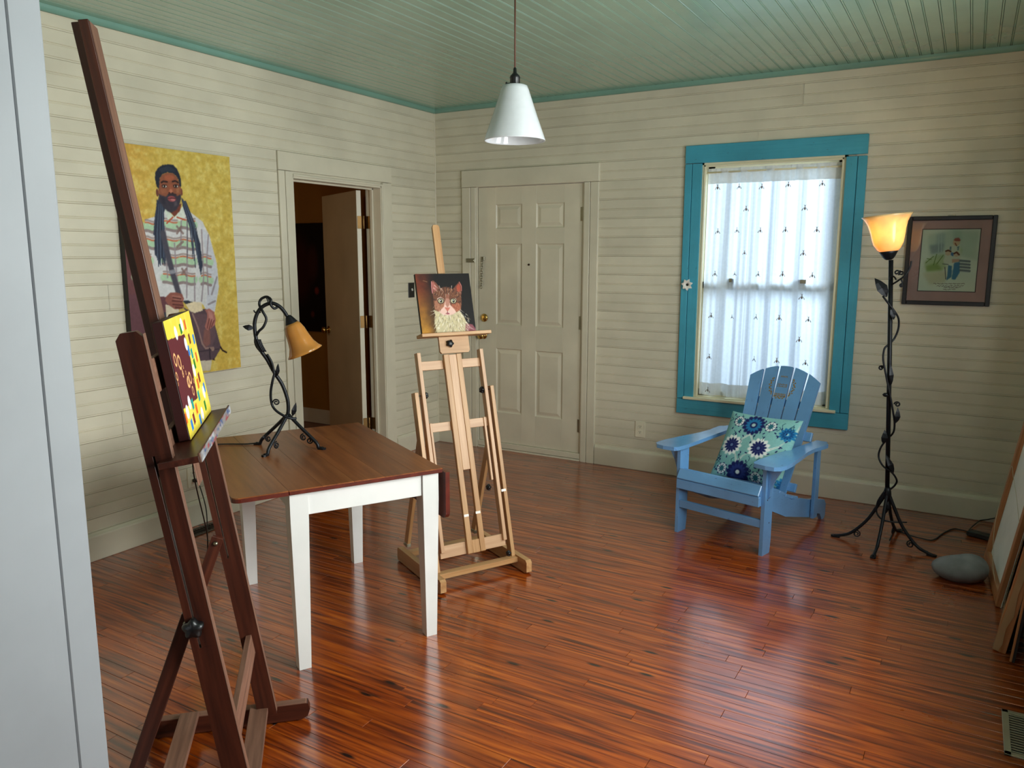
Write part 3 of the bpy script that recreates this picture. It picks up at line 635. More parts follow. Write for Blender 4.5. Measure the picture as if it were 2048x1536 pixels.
def motif(px, py, k=1.):
    c = ony(px, py, .02); m_ = MB()
    def blob(pts): 
        n = len(pts); q = [cpt(c[0] + x * k, c[2] + z_ * k, -.0025) for x, z_ in pts]; m_.add(q, [tuple(range(n))])
    el = lambda cx, cz, rx, rz, n=8: [(cx + rx * math.cos(2 * PI * i / n), cz + rz * math.sin(2 * PI * i / n)) for i in range(n)]
    blob(el(0, -.002, .0055, .010)); blob(el(0, .013, .003, .005))
    for s_ in (-1, 1): blob([(s_ * .004, .006), (s_ * .012, -.002), (s_ * .018, -.013), (s_ * .014, -.016), (s_ * .010, -.006)]); blob([(0, .016), (s_ * .004, .023), (s_ * .006, .022), (s_ * .001, .014)])
    m_.build('printed_bee', 'bee_print', cur)
for q in ((1434,375),(1477,373),(1522,373),(1576,369),(1644,367),(1491,418),(1609,416),(1434,463),(1472,461),(1519,461),(1571,460),(1633,460),(1487,506),(1606,507),(1428,548),(1467,548),(1515,549),(1566,549),(1624,551),(1603,595),(1420,632),(1461,634),(1511,635),(1560,637),(1616,640),(1598,681),(1416,714),(1508,719),(1556,723),(1610,727),(1413,780)): motif(*q, k=(.75 if q[0] in (1487, 1467, 1461) else 1.))

# ---- flower hook on the window casing
fc = V(2.130, -.030, 1.365); fl = thing('flower_ornament', 'white flower-shaped ornament with a dark centre on the teal window frame', 'ornament', fc)
for i in range(7):
    a = 2 * PI * i / 7 + .3; d = V(math.cos(a), 0, math.sin(a)); bm = MB(); leaf(bm, fc + d * .008 + V(0, -.004, 0), d + V(0, -.25, 0), (0, -1, 0), .034, .027); bm.build('petal', 'petal_white', fl)
bm = MB(); bm.lathe([(.009, -.004), (.010, .006), (.006, .012), (.001, .013)], fc + V(0, 0, 0), (0, -1, 0), 16); bm.build('flower_centre', 'black_plastic', fl)
bm = MB(); bm.tube([fc + V(0, .008, 0), fc + V(0, -.004, 0)], .005, 8); bm.build('stem', 'petal_white', fl)

# ---- outlets, switch, floor registers
def outlet(c, n, label):
    n = V(*n); s_ = np.cross(Z3, n); t = thing('wall_outlet', label, 'outlet', c, 'wall outlets'); c = np.array(c)
    bm = MB(); bm.box(c + n * .003, (.038, .003, .0585), (s_, n, Z3), .0025); bm.build('cover_plate', 'almond_plastic', t)
    for dz in (.020, -.020):
        bm = MB(); bm.box(c + n * .0065 + Z3 * dz, (.0165, .0015, .0135), (s_, n, Z3), .001); rc = bm.build('receptacle', 'almond_plastic', t)
        bm = MB(); bm.box(c + n * .0081 + Z3 * (dz + .004) + s_ * .006, (.0012, .0004, .004), (s_, n, Z3), 0); bm.box(c + n * .0081 + Z3 * (dz + .004) - s_ * .006, (.0012, .0004, .0034), (s_, n, Z3), 0); bm.box(c + n * .0081 + Z3 * (dz - .006), (.0022, .0004, .0022), (s_, n, Z3), 0); bm.build('slot', 'black_plastic', rc)
    bm = MB(); bm.lathe([(.003, 0), (.003, .001), (.001, .0014)], c + n * .006, n, 10); bm.build('screw', 'almond_plastic', t)
outlet((1.808, .0, .307), (0, -1, 0), 'almond wall outlet between the front door and the blue chair')
outlet((.0, -2.443, .292), (1, 0, 0), 'almond wall outlet with a black plug, under the large portrait')
t = thing('light_switch', 'black light switch plate on the wall beside the open doorway', 'switch', (0, -.345, 1.288))
bm = MB(); bm.box((.003, -.345, 1.288), (.003, .037, .058), None, .002); bm.build('cover_plate', 'black_plastic', t)
bm = MB(); bm.box((.011, -.345, 1.292), (.006, .004, .009), ((1, 0, .5), (0, 1, 0), (-.5, 0, 1)), .001); bm.build('toggle', 'petal_white', t)
def register(name, c, hx, hy, mat, label, n):
    c = np.array(c); t = thing(name, label, 'vent', c); bm = MB(); f = .020
    for a, b_ in (((-hx, -hy, 0), (-hx + f, hy, .006)), ((hx - f, -hy, 0), (hx, hy, .006)), ((-hx, -hy, 0), (hx, -hy + f, .006)), ((-hx, hy - f, 0), (hx, hy, .006))): bm.rbox(c + V(*a), c + V(*b_), .002)
    bm.build('frame', mat, t); bm = MB(); bm.rbox(c + V(-hx + f, -hy + f, .0003), c + V(hx - f, hy - f, .001), 0); bm.build('duct', 'duct_dark', t)
    for i in range(n):
        y_ = -hy + f + (2 * hy - 2 * f) * (i + .5) / n; bm = MB(); bm.box(c + V(0, y_, .0035), (hx - f, .0022, .002), None, .0005); bm.build('louver', mat, t)
register('floor_register', (4.100, -2.415, 0), .076, .145, 'vent_metal', 'pale metal floor register beside the leaning canvases', 16)
register('floor_register', (.112, -2.495, 0), .055, .150, 'vent_dark', 'dark brown floor register at the foot of the left wall', 14)

# ---- table
tu = nrm(V(.49, .872, 0)); tv = nrm(V(-.872, .49, 0)); TZ = .722
R0 = V(2.038, -2.815, 0); TW, TD, LF = .615, 1.0, .198
tab = thing('drop_leaf_table', 'drop-leaf table with a brown wood top and tapered white legs', 'table', R0 - tu * TW / 2 + tv * TD / 2)
def tp(a, b_, z_): return R0 - tu * a + tv * b_ + Z3 * z_       # a: towards the raised leaf, b: away
def topboard(a0, a1, name, round_end=False):
    c = tp((a0 + a1) / 2, TD / 2, TZ - .009); o = MB().box(c, ((a1 - a0) / 2 - .0008, TD / 2, .009), (tu, tv, Z3), .003).build(name, 'table_wood', tab); return o
nst = 5
top = MB().box(tp(TW / 2, TD / 2, TZ - .0115), (TW / 2 - .001, TD / 2 - .001, .0075), (tu, tv, Z3), .002).build('table_top', 'table_edge', tab)
for i in range(nst):
    MB().box(tp(TW * (i + .5) / nst, TD / 2, TZ - .0025), (TW / nst / 2 - .00015, TD / 2 - .002, .0025), (tu, tv, Z3), .0006).build('stave', 'table_wood', top)
lf = MB()
out = []
for (cx, cy, a0) in ((LF - .03, .03, -90), (LF - .03, TD - .03, 0)):
    for k in range(6): a = math.radians(a0 + 90 * k / 5); out.append((cx + .03 * math.cos(a), cy + .03 * math.sin(a)))
out = [(0.001, 0)] + out + [(0.001, TD)]
lf.prism(out, tp(TW, 0, TZ - .0115), -tu, tv, .014); leafo = lf.build('raised_leaf', 'table_edge', tab)
out2 = [(min(max(x, .001), LF - .002), min(max(y, .002), TD - .002)) for x, y in out]
MB().prism(out2, tp(TW, 0, TZ - .0022), -tu, tv, .0044).build('leaf_face', 'table_wood', leafo)
# hanging leaf on the far side
hl = MB(); o3 = [(x, -y) for x, y in [(b_, a) for a, b_ in out]]; hl.prism(o3, tp(-.020, 0, TZ - .020), tv, Z3, .018); hl.build('hanging_leaf', 'table_edge', tab)
LG = [(.045, .055), (.575, .055), (.045, .955), (.575, .955)]
ins = .050
for a, b_ in LG:
    sa = 1 if a < .3 else -1; sb = 1 if b_ < .5 else -1
    P = []; wt, wb = .034, .023
    ca, cb_ = a - sa * 0, b_
    vs, lc = [], []
    for z_, h_ in ((TZ - .019, wt), (TZ - .13, wt), (0, wb)):
        sh = (wt - h_)
        for (p, q) in ((-1, -1), (1, -1), (1, 1), (-1, 1)):
            A_ = a + p * h_ + (sa * -sh if False else -sa * sh * 0); B_ = b_ + q * h_
            vs.append(tp(A_, B_, z_)); lc.append((z_, p * h_, q * h_))
    fs = [(0, 1, 2, 3)] + [(4 * k + i, 4 * k + (i + 1) % 4, 4 * k + 4 + (i + 1) % 4, 4 * k + 4 + i) for k in range(2) for i in range(4)] + [(8, 9, 10, 11)[::-1]]
    MB().add(vs, fs, lc).build('leg', 'white_gloss', tab)
for (a0, b0, a1, b1) in ((.08, .040, .54, .040), (.08, .970, .54, .970), (.045, .09, .045, .92), (.575, .09, .575, .92)):
    MB().bar(tp(a0, b0, TZ - .066), tp(a1, b1, TZ - .066), .09, .018, Z3).build('apron', 'white_gloss', tab)

# ---- dark studio easel (left)
ph, al, ew = .762, .150, .591; EO = V(1.900, -3.633, 0); ed = V(math.cos(ph), math.sin(ph), 0); el_ = V(math.sin(ph), -math.cos(ph), 0); eu = -ed * math.sin(al) + Z3 * math.cos(al); en = ed * math.cos(al) + Z3 * math.sin(al)
def ea(l, u, n): return EO + el_ * l + eu * u + en * n
easA = thing('studio_easel', 'tall dark-stained wooden studio easel beside the white partition', 'easel', EO + el_ * ew / 2)
for l in (0., ew):
    bm = MB(); w2_ = .0125
    bm.box(ea(l, .8675, .0115), (.2478, w2_, .018), (eu, el_, en), .0004); bm.box(ea(l, .8675, -.0205), (.2478, w2_, .009), (eu, el_, en), .0004)    # slotted board
    bm.box(ea(l, .335, 0), (.285, w2_, .0295), (eu, el_, en), .0004)
    bm.prism([(-.0295, 0), (.0295, 0), (.0295, .135), (.017, .150), (-.017, .150), (-.0295, .135)], ea(l, 1.258, 0), en, eu, .025); bm.box(ea(l, 1.1865, 0), (.0715, w2_, .0295), (eu, el_, en), .0004); relc(bm, EO, eu, el_, en); bm.build('upright', 'dark_wood', easA)
    bm = MB(); bm.box(ea(l + .0005, .73, .0305), (.67, .0125, .0012), (eu, el_, en), .0005); bm.build('worn_edge', 'worn_wood', easA)
bm = MB(); bm.box(ea(.245, 1.615, -.006), (.550, .036, .012), (eu, el_, en)); bm.box(ea(.245, 1.615, -.026), (.550, .020, .012), (eu, el_, en)); bm.build('mast', 'dark_wood', easA)
bm = MB(); bm.box(ea(.245, 1.55, .0075), (.61, .034, .0015), (eu, el_, en), .0006); bm.build('mast_face', 'worn_wood', easA)
for u_, m_ in ((1.285, 'worn_wood'), (1.10, 'worn_wood'), (.315, 'worn_wood')):
    bm = MB(); bm.bar(ea(.012, u_, -.002), ea(ew - .012, u_, -.002), .066 if u_ < 1 else .085, .018, eu); bm.build('crossbar', m_, easA)
# feet: runners, cross-pieces, rear struts
for l in (0., ew):
    bm = MB(); c = EO + el_ * l; bm.prism([(-.385, .012), (-.375, .006), (.10, .006), (.120, .016), (.128, .040), (.122, .062), (-.37, .062), (-.385, .05)], c - el_ * .030, ed, Z3, .032); bm.build('runner', 'dark_wood', easA)
    bm = MB(); bm.prism([(-.36, 0), (.118, 0), (.112, .0025), (-.36, .0025)], c - el_ * .030 + Z3 * .0622, ed, Z3, .030); bm.build('worn_edge', 'worn_wood', easA)
    for dd_ in (.085, -.35):
        bm = MB(); bm.lathe([(.010, 0), (.011, .003), (.009, .007)], c - el_ * .030 + ed * dd_, (0, 0, 1), 12); bm.build('foot_pad', 'black_plastic', easA)
    P = ea(l, .682, -.033) + el_ * (.018 if l == 0 else -.02); Q = EO + el_ * l + ed * -.372 + Z3 * .035 + el_ * (.008 if l == 0 else -.02)
    bm = MB(); bm.bar(P + nrm(P - Q) * .02, Q, .036, .018, ed); bm.build('rear_strut', 'dark_wood', easA)
    bm = MB(); bm.lathe([(.007, 0), (.008, .004), (.004, .008), (.001, .009)], P + el_ * .009, el_, 12); bm.build('bolt', 'dull_metal', easA)
for dd_ in (-.035, -.255):
    bm = MB(); bm.bar(EO + ed * dd_ + el_ * -.02 + Z3 * .070, EO + ed * dd_ + el_ * (ew + .01) + Z3 * .070, .058, .018, ed); bm.build('base_crossbar', 'worn_wood', easA)
bm = MB(); knob(bm, ea(ew + .0125, .68, -.012), el_, .022, .026); bm.build('knob', 'black_plastic', easA)
# tray
bm = MB(); bm.box(ea(.335, 1.095, .048), (.30, .008, .046), (el_, eu, en)); tr = bm.build('tray', 'dark_wood', easA)
P = Paint(120, 14, (128, 122, 122)); n1 = P.noise(14, 3); n2 = P.noise(10, 5); P.mixin(np.clip((n1 - .5) * 6, 0, 1), (164, 164, 168)); P.mixin(np.clip((n2 - .55) * 7, 0, 1), (140, 66, 70)); P.mixin(np.clip((P.noise(18, 9) - .6) * 7, 0, 1), (70, 84, 120))
bm = MB(); bm.box(ea(.335, 1.098, .0955), (.30, .012, .003), (el_, eu, en)); bm.build('tray_lip', 'worn_wood', tr)
bm = canvas_sheet(P, ea(.634, 1.110, .0990), ea(.036, 1.110, .0990), ea(.634, 1.0865, .0990)); bm.build('paint_smears', 'tray_paint', tr)
bm = MB(); bm.box(ea(.335, 1.075, .020), (.03, .014, .010), (el_, eu, en)); bm.build('tray_bracket', 'dark_wood', tr)

# ---- abstract canvas on the dark easel
A0 = .041
TLa, TRa, BLa, BRa = ea(.445, 1.412, A0 + .0065), ea(.055, 1.412, A0 + .0065), ea(.445, 1.106, A0 + .0065), ea(.055, 1.106, A0 + .0065)
def uvA(x, y):
    c = on(300 + x / 5.294, 620 + y / 5.297, ea(0, 0, A0 + .0065), en) - EO; return ((.445 - c @ el_) / .39, (1.412 - c @ eu) / .306)
P = Paint(190, 150, (226, 203, 70)); n1 = P.noise(9, 2); P.mixin(np.clip((n1 - .45) * 4, 0, 1), (238, 222, 112), .7)
P.poly([uvA(168, 325), uvA(366, 255), uvA(430, 520), uvA(505, 935), uvA(345, 1060)], (92, 34, 42)); 
CB = dict(o=(214, 98, 38), g=(38, 120, 44), b_=(52, 122, 196), t=(26, 146, 140), m=(126, 40, 40), n=(120, 58, 36))
for k, x, y in (('o',370,155),('g',325,200),('n',418,305),('b_',463,308),('b_',412,430),('t',445,460),('o',492,497),('g',473,570),('m',520,715),('o',508,778),('b_',575,820),('t',517,908),('g',585,1010),('t',452,995),('o',493,1045),('o',383,1152),('m',467,1150),('b_',447,1215),('b_',535,1155)):
    u, v = uvA(x, y); w_, h_ = .034, .042; P.poly([(u - w_, v - h_), (u + w_, v - h_ - .008), (u + w_, v + h_), (u - w_, v + h_ + .008)], CB[k])
for x, y in ((335,155),(275,245),(380,360),(468,640),(418,980),(398,1080),(570,870),(555,1095)): u, v = uvA(x, y); P.ell((u, v), .047, .060, (236, 238, 244), edge=.15)
for x, y, r_ in ((268,530,.036),(312,555,.042),(345,655,.014),(350,680,.018),(380,665,.012),(410,760,.034),(425,720,.036),(405,770,.028),(285,705,.024),(462,750,.015),(457,855,.028),(300,785,.010),(352,605,.010)):
    u, v = uvA(x, y); P.ell((u, v), r_, r_ * 1.3, (232, 176, 118), ringw=.22)
absc = thing('abstract_canvas', 'yellow and maroon abstract canvas with coloured blocks on the dark easel', 'painting', ea(.25, 1.106, A0))
MB().box(ea(.25, 1.259, A0 - .0080), (.195, .153, .0140), (el_, eu, en), .002).build('canvas_frame', 'maroon_edge', absc); canvas_sheet(P, TLa, TRa, BLa).build('painted_face', 'canvas_paint', absc)

# ---- light beech easel (right)
pb, ab = -.498, .252; BO = V(1.723, -2.444, 0); bd = V(math.cos(pb), math.sin(pb), 0); br = -V(math.sin(pb), -math.cos(pb), 0); bu = -bd * math.sin(ab) + Z3 * math.cos(ab); bn = bd * math.cos(ab) + Z3 * math.sin(ab)
def eb(r, u, n): return BO + br * r + bu * u + bn * n
easB = thing('studio_easel', 'pale beech studio easel holding the cat painting', 'easel', BO + br * .23)
for r_, s_ in ((.020, 1), (.440, -1)):
    bm = MB(); bm.box(eb(r_, .50, -.012), (.435, .010, .022), (bu, br, bn)); bm.build('leg', 'beech', easB)                       # outer fixed legs
    bm = MB(); r2 = r_ + s_ * .036; bm.box(eb(r2, .64, -.006), (.487, .0095, .018), (bu, br, bn)); bm.build('sliding_rail', 'beech_pale', easB)
    bm = MB(); r3 = r_ + s_ * .060; bm.box(eb(r3, .62, -.012), (.16, .006, .012), (bu, br, bn)); bm.build('guide_strip', 'beech_pale', easB)
    bm = MB(); knob(bm, eb(r_ + s_ * .046, .918, -.006), br * s_, .015, .016); bm.tube([eb(r_, .918, -.006), eb(r_ + s_ * .046, .918, -.006)], .003, 6); bm.build('knob', 'black_plastic', easB)
    c = BO + br * (r_ - s_ * .026)
    bm = MB(); bm.prism([(-.41, .012), (-.40, .004), (.080, .004), (.098, .012), (.098, .062), (.086, .072), (-.40, .072), (-.41, .062)], c, bd, Z3, .030); bm.build('runner', 'beech', easB)
    for q in (.07, -.38):
        bm = MB(); bm.lathe([(.009, 0), (.010, .003), (.010, .006)], c + bd * q, (0, 0, 1), 10); bm.build('foot_pad', 'black_plastic', easB)
    Pt = eb(r_ + s_ * .012, .70, -.045); Qt = BO + br * (r_ + s_ * .012) + bd * -.40 + Z3 * .085
    bm = MB(); bm.bar(Pt, Qt, .040, .018, bd); bm.build('rear_strut', 'beech', easB)
    bm = MB(); bm.box(Qt + bd * .004 - Z3 * .006, (.018, .012, .010), (bd, br, Z3)); bm.lathe([(.006, -.020), (.006, .020)], Qt, br, 10); bm.build('hinge', 'dull_metal', easB)
bm = MB(); knob(bm, eb(.362, .426, -.006), -br, .014, .016); bm.build('knob', 'black_plastic', easB)
bm = MB(); knob(bm, BO + br * .405 + bd * .012 + Z3 * .095, -br, .013, .016); bm.build('knob', 'black_plastic', easB)
for u_, h_ in ((1.062, .022), (.756, .022), (.154, .030)):
    bm = MB(); bm.box(eb(.23, u_, -.016), (.182, h_, .010), (br, bu, bn)); bm.build('crossbar', 'beech_pale', easB)
bm = MB(); bm.bar(BO + br * .008 + bd * -.005 + Z3 * .052, BO + br * .452 + bd * -.005 + Z3 * .052, .040, .026, bd); bm.build('front_crossbar', 'beech', easB)
bm = MB(); bm.bar(BO + br * .008 + bd * -.37 + Z3 * .040, BO + br * .452 + bd * -.37 + Z3 * .040, .040, .026, bd); bm.build('rear_crossbar', 'beech', easB)
for r_ in (.202, .272):
    bm = MB(); bm.box(eb(r_, .617, .004), (.493, .014, .010), (bu, br, bn)); bm.build('mast_rail', 'beech', easB)
bm = MB(); bm.box(eb(.237, .82, .003), (.288, .0202, .0095), (bu, br, bn)); bm.build('mast_slide', 'beech_pale', easB)
bm = MB(); bm.box(eb(.237, .155, .002), (.032, .0202, .0095), (bu, br, bn)); bm.build('mast_block', 'beech', easB)
bm = MB(); bm.prism([(-.019, 0), (.019, 0), (.019, .640), (.013, .652), (-.013, .652), (-.019, .640)], eb(.235, 1.115, .002), br, bu, .014); bm.build('top_mast', 'beech', easB)
pl = [(-.082, .010), (-.074, 0), (.074, 0), (.082, .010), (.082, .082), (-.082, .082)]
bm = MB(); bm.prism(pl, eb(.247, 1.113, .022), br, bu, .014); bm.build('clamp_plate', 'beech', easB)
bm = MB(); knob(bm, eb(.219, 1.160, .029), bn, .017, .018); bm.build('knob', 'black_plastic', easB)
P = Paint(110, 10, (214, 170, 124)); P.mixin(np.clip((P.noise(12, 4) - .48) * 8, 0, 1), (176, 62, 48)); P.mixin(np.clip((P.noise(16, 8) - .56) * 8, 0, 1), (224, 150, 140))
bm = MB(); bm.box(eb(.252, 1.204, .034), (.192, .008, .034), (br, bu, bn)); trb = bm.build('tray', 'beech', easB)
canvas_sheet(P, eb(.062, 1.2122, .030), eb(.442, 1.2122, .030), eb(.062, 1.2122, .0675)).build('paint_smears', 'tray_paint', trb)
for (r_, z_) in ((.202, .31), (.268, .315), (.430, .40)):
    bm = MB(); bm.box(eb(r_, z_, .0145 if r_ < .4 else .0105), (.013, .006, .0006), (br, bu, bn), 0); bm.build('paint_drip', 'petal_white', easB)

# ---- cat painting on the beech easel
C0 = .034
def uvC(x, y):
    c = on(820 + x / 9.6, 530 + y / 9.6, eb(0, 0, C0), bn) - BO; return ((c @ br - cr0) / .297, (cu1 - c @ bu) / .301)
cr0, cu1 = .078, 1.512
P = Paint(170, 172, (10, 5, 4)); g = np.clip(1 - P.X / .36, 0, 1); n1 = P.noise(6, 21)
P.mixin(g * np.clip(1.2 - P.Y, 0, 1) * (.5 + n1), (112, 44, 18)); P.mixin(np.clip(g * 1.3, 0, 1) * np.clip(P.Y * 1.6 - .35, 0, 1) * (.4 + n1), (176, 122, 36))
def PC(pts, col, a=1., soft=1): P.poly([uvC(*q) for q in pts], col, a, soft)
def LC(pts, w, col, a=1., tp_=False): P.line([uvC(*q) for q in pts], w, col, a, tp_)
def EC(x, y, rx, ry, col, a=1., rot=0., **k): P.ell(uvC(x, y), rx, ry, col, a, rot, **k)
PC([(410,310),(440,295),(500,340),(560,420),(620,520),(560,620),(440,600),(420,450)], (112, 66, 52)); PC([(425,340),(450,320),(500,400),(520,480),(470,520),(440,470)], (176, 100, 92), .8)
PC([(992,480),(982,380),(940,325),(880,390),(830,450),(800,540),(870,600),(985,580)], (104, 56, 44)); PC([(970,480),(960,390),(930,360),(890,420),(900,500),(940,520)], (164, 70, 50), .9)
LC([(412,320),(415,430),(432,540)], .014, (206, 130, 132), .9); LC([(945,325),(985,400),(990,490)], .012, (206, 120, 116), .8)
PC([(440,540),(560,450),(650,420),(760,430),(860,480),(975,560),(992,700),(985,820),(950,900),(840,960),(640,960),(500,900),(455,760)], (104, 62, 42), 1., 2)
PC([(470,700),(540,650),(620,640),(680,720),(660,850),(560,900),(480,860)], (176, 118, 92), .7, 3); PC([(800,700),(900,720),(970,760),(960,880),(860,900),(800,820)], (176, 96, 72), .7, 3)
for q in ([(560,470),(600,540),(640,600)], [(640,430),(660,520),(670,600)], [(700,420),(705,520),(700,640)], [(760,430),(750,520),(740,600)], [(840,480),(800,540),(780,600)], [(900,520),(860,580)], [(480,560),(540,590),(590,600)], [(930,600),(880,640)], [(460,660),(520,680)], [(970,700),(920,720)]): LC(q, .024, (62, 38, 32), .8, True)
for q in ([(600,450),(640,520)], [(560,400),(600,500)], [(800,400),(790,500)], [(470,390),(540,450)], [(450,440),(540,520)], [(680,560),(690,660)], [(740,540),(735,640)]): LC(q, .010, (222, 200, 190), .8, True)
PC([(520,640),(590,610),(650,650),(660,700),(600,720),(530,690)], (216, 190, 182), .8); PC([(760,680),(800,640),(880,640),(900,680),(830,720),(780,720)], (216, 190, 182), .8)
for x in (592, 832):
    EC(x, 690, .060, .048, (38, 24, 20)); EC(x, 690, .046, .036, (196, 186, 150)); EC(x + 2, 690, .024, .028, (16, 10, 10)); EC(x - 5, 682, .008, .008, (250, 250, 250))
PC([(690,640),(745,640),(770,760),(860,860),(900,920),(800,970),(640,970),(540,910),(650,800)], (228, 190, 178), .9, 2); PC([(690,560),(745,560),(760,760),(720,820),(680,760)], (150, 92, 74), .7, 2); PC([(664,815),(772,815),(740,870),(722,890),(700,870)], (186, 106, 90)); LC([(720,880),(720,915),(690,935)], .010, (110, 44, 50)); LC([(720,915),(755,935)], .010, (110, 44, 50)); EC(725, 935, .030, .012, (146, 66, 84))
PC([(455,860),(560,900),(640,965),(800,965),(950,870),(1030,980),(1090,1100),(1150,1200),(1130,1330),(520,1330),(490,1180),(470,1080),(490,980)], (186, 172, 138), 1., 2)
PC([(1070,1120),(1200,1140),(1290,1260),(1290,1320),(1060,1320)], (140, 76, 86), .9, 2)
rr = random.Random(3)
for i in range(260):
    x = rr.uniform(480, 1120); y = rr.uniform(930, 1300); dx = (x - 760) * .10 + rr.uniform(-15, 15); c_ = rr.choice([(226, 218, 192), (214, 200, 148), (160, 152, 122), (206, 180, 160), (236, 230, 216), (132, 124, 98), (110, 98, 74)])
    LC([(x, y), (x + dx, y + rr.uniform(30, 70))], .011, c_, .7, True)
for i in range(240):
    x = rr.uniform(450, 980); y = rr.uniform(450, 620) if i % 2 else rr.uniform(720, 880)
    if i % 2 == 0 and 600 < x < 840: continue
    LC([(x, y), (x + (x - 720) * .08, y + rr.uniform(15, 40))], .009, rr.choice([(196, 140, 100), (88, 54, 42), (220, 180, 150), (70, 44, 38)]), .45, True)
for q in ([(940,880),(1040,960)], [(920,900),(1060,1010)], [(960,860),(1050,920)], [(470,880),(380,900)], [(480,920),(390,970)], [(1100,1150),(1230,1240)], [(1130,1200),(1260,1250)]): LC(q, .006, (238, 226, 214), .8, True)
LC([(250,300),(330,325)], .008, (190, 150, 110), .6)
catp = thing('cat_painting', 'small square painting of a tabby cat with a white chest', 'painting', eb(.23, 1.212, C0))
MB().box(eb(cr0 + .1485, cu1 - .1505, C0 - .010), (.1485, .1505, .0095), (br, bu, bn), .0015).build('canvas_frame', 'black_edge', catp)
canvas_sheet(P, eb(cr0, cu1, C0), eb(cr0 + .297, cu1, C0), eb(cr0, cu1 - .301, C0)).build('painted_face', 'canvas_paint', catp)

# ---- large portrait on the left wall
PX = .046
cTL, cTR, cBR = onx(233, 280, PX), onx(464, 318, PX), onx(477, 735, PX)
py0, py1, pz0, pz1 = -2.742, -2.008, .905, 2.112
py0, py1 = float(cTL[1]), float((cTR[1] + cBR[1]) / 2); pz1 = float((cTL[2] + cTR[2]) / 2); pz0 = float(cBR[2])
def uvP(x, y): c = onx(x, y, PX); return ((c[1] - py0) / (py1 - py0), (pz1 - c[2]) / (pz1 - pz0))
c2 = lambda x, y: uvP(200 + x / 2.953, 250 + y / 2.954)
c5 = lambda x, y: uvP(290 + x / 9.6, 310 + y / 9.6)
c6 = lambda x, y: uvP(320 + x / 7.68, 560 + y / 7.68)
P = Paint(230, 390, (202, 174, 84)); n1 = P.noise(26, 1); n2 = P.noise(7, 2)
P.mixin(np.clip(1 - P.X / .42, 0, 1) * .9, (206, 156, 70)); P.mixin(np.clip(P.Y * 1.4 - .75, 0, 1) * np.clip(P.X * 2 - .9, 0, 1), (206, 164, 66)); P.mixin(np.clip((n1 - .5) * 4, 0, 1) * .45, (232, 220, 140)); P.mixin(np.clip((.46 - n1) * 5, 0, 1) * .35, (176, 146, 56)); P.mixin(np.clip((n2 - .5) * 3, 0, 1) * .25, (192, 172, 84))
def PP(cv, pts, col, a=1., soft=1): P.poly([cv(*q) for q in pts], col, a, soft)
def LP(cv, pts, w, col, a=1., tp_=False): P.line([cv(*q) for q in pts], w, col, a, tp_)
def EP(cv, x, y, rx, ry, col, a=1., rot=0., **k): P.ell(cv(x, y), rx, ry, col, a, rot, **k)
PP(c2, [(118,648),(340,665),(420,1100),(420,1490),(150,1500)], (106, 64, 66)); PP(c2, [(130,1000),(420,1000),(420,1490),(150,1500)], (96, 62, 72), .6, 6)
PP(c2, [(300,1120),(430,1100),(390,1480),(310,1490)], (58, 58, 70)); PP(c2, [(385,1060),(470,1080),(450,1200),(400,1200)], (214, 200, 176))
PP(c6, [(600,1200),(800,1200),(775,1392),(640,1395)], (196, 184, 164))
# dreads behind, shirt, stripes
SH = [(375,488),(325,540),(270,558),(262,600),(215,720),(198,870),(220,950),(290,1012),(390,1015),(480,1040),(560,1048),(610,1060),(625,1092),(678,1105),(702,960),(690,820),(645,650),(605,570),(540,520),(490,478),(440,545)]
PP(c2, SH, (206, 204, 206)); n3 = P.noise(18, 6)
PP(c2, [(600,600),(645,660),(690,820),(700,960),(675,1100),(625,1090),(640,900)], (190, 192, 206), .6, 3)
for y0, sl in ((600, -.08), (700, .02), (800, .02), (905, .03)):      # green bands, red pin lines, grey rules
    for x0, x1 in ((268, 330), (375, 470), (475, 560), (600, 655)):
        if y0 > 700 and x0 == 268: x0, x1 = 205, 300
        if y0 <= 700 and x0 == 600: continue
        q = [(x0 + (x1 - x0) * t, y0 + 6 * math.sin(t * 5 + x0) + sl * (x0 - 300)) for t in np.linspace(0, 1, 6)]
        LP(c2, q, .055, (168, 200, 164), .9); LP(c2, [(a, b_ - 22) for a, b_ in q], .012, (190, 104, 72), .9); LP(c2, [(a, b_ + 26) for a, b_ in q], .022, (136, 118, 118), .9); LP(c2, [(a, b_ - 36) for a, b_ in q], .014, (150, 132, 128), .8)
for q in ([(384,600),(388,760),(400,900)], [(440,700),(450,860),(470,1030)], [(515,560),(515,760),(512,1020)], [(558,900),(560,1040)], [(640,650),(630,800),(640,1000)], [(480,560),(478,720)], [(600,620),(612,900),(600,1040)]): LP(c2, q, .014, (146, 132, 140), .8)
for q in ([(455,640),(480,600)], [(455,720),(490,690)], [(455,600),(490,640)], [(485,880),(510,850)], [(485,850),(510,890)]): LP(c2, q, .018, (128, 104, 100), .8)
for q in ([(240,960),(300,880)], [(660,1000),(690,900)], [(640,1060),(680,1040)], [(225,820),(260,840)]): LP(c2, q, .016, (132, 120, 126), .7)
PP(c2, [(375,488),(400,560),(440,545),(405,505)], (206, 214, 200)); PP(c2, [(490,478),(505,545),(470,570),(440,545),(470,510)], (210, 214, 202)); LP(c2, [(395,580),(430,545)], .012, (186, 92, 66)); LP(c2, [(455,545),(500,560)], .012, (186, 92, 66))
PP(c2, [(400,478),(482,465),(472,508),(440,542),(405,505)], (112, 58, 48))
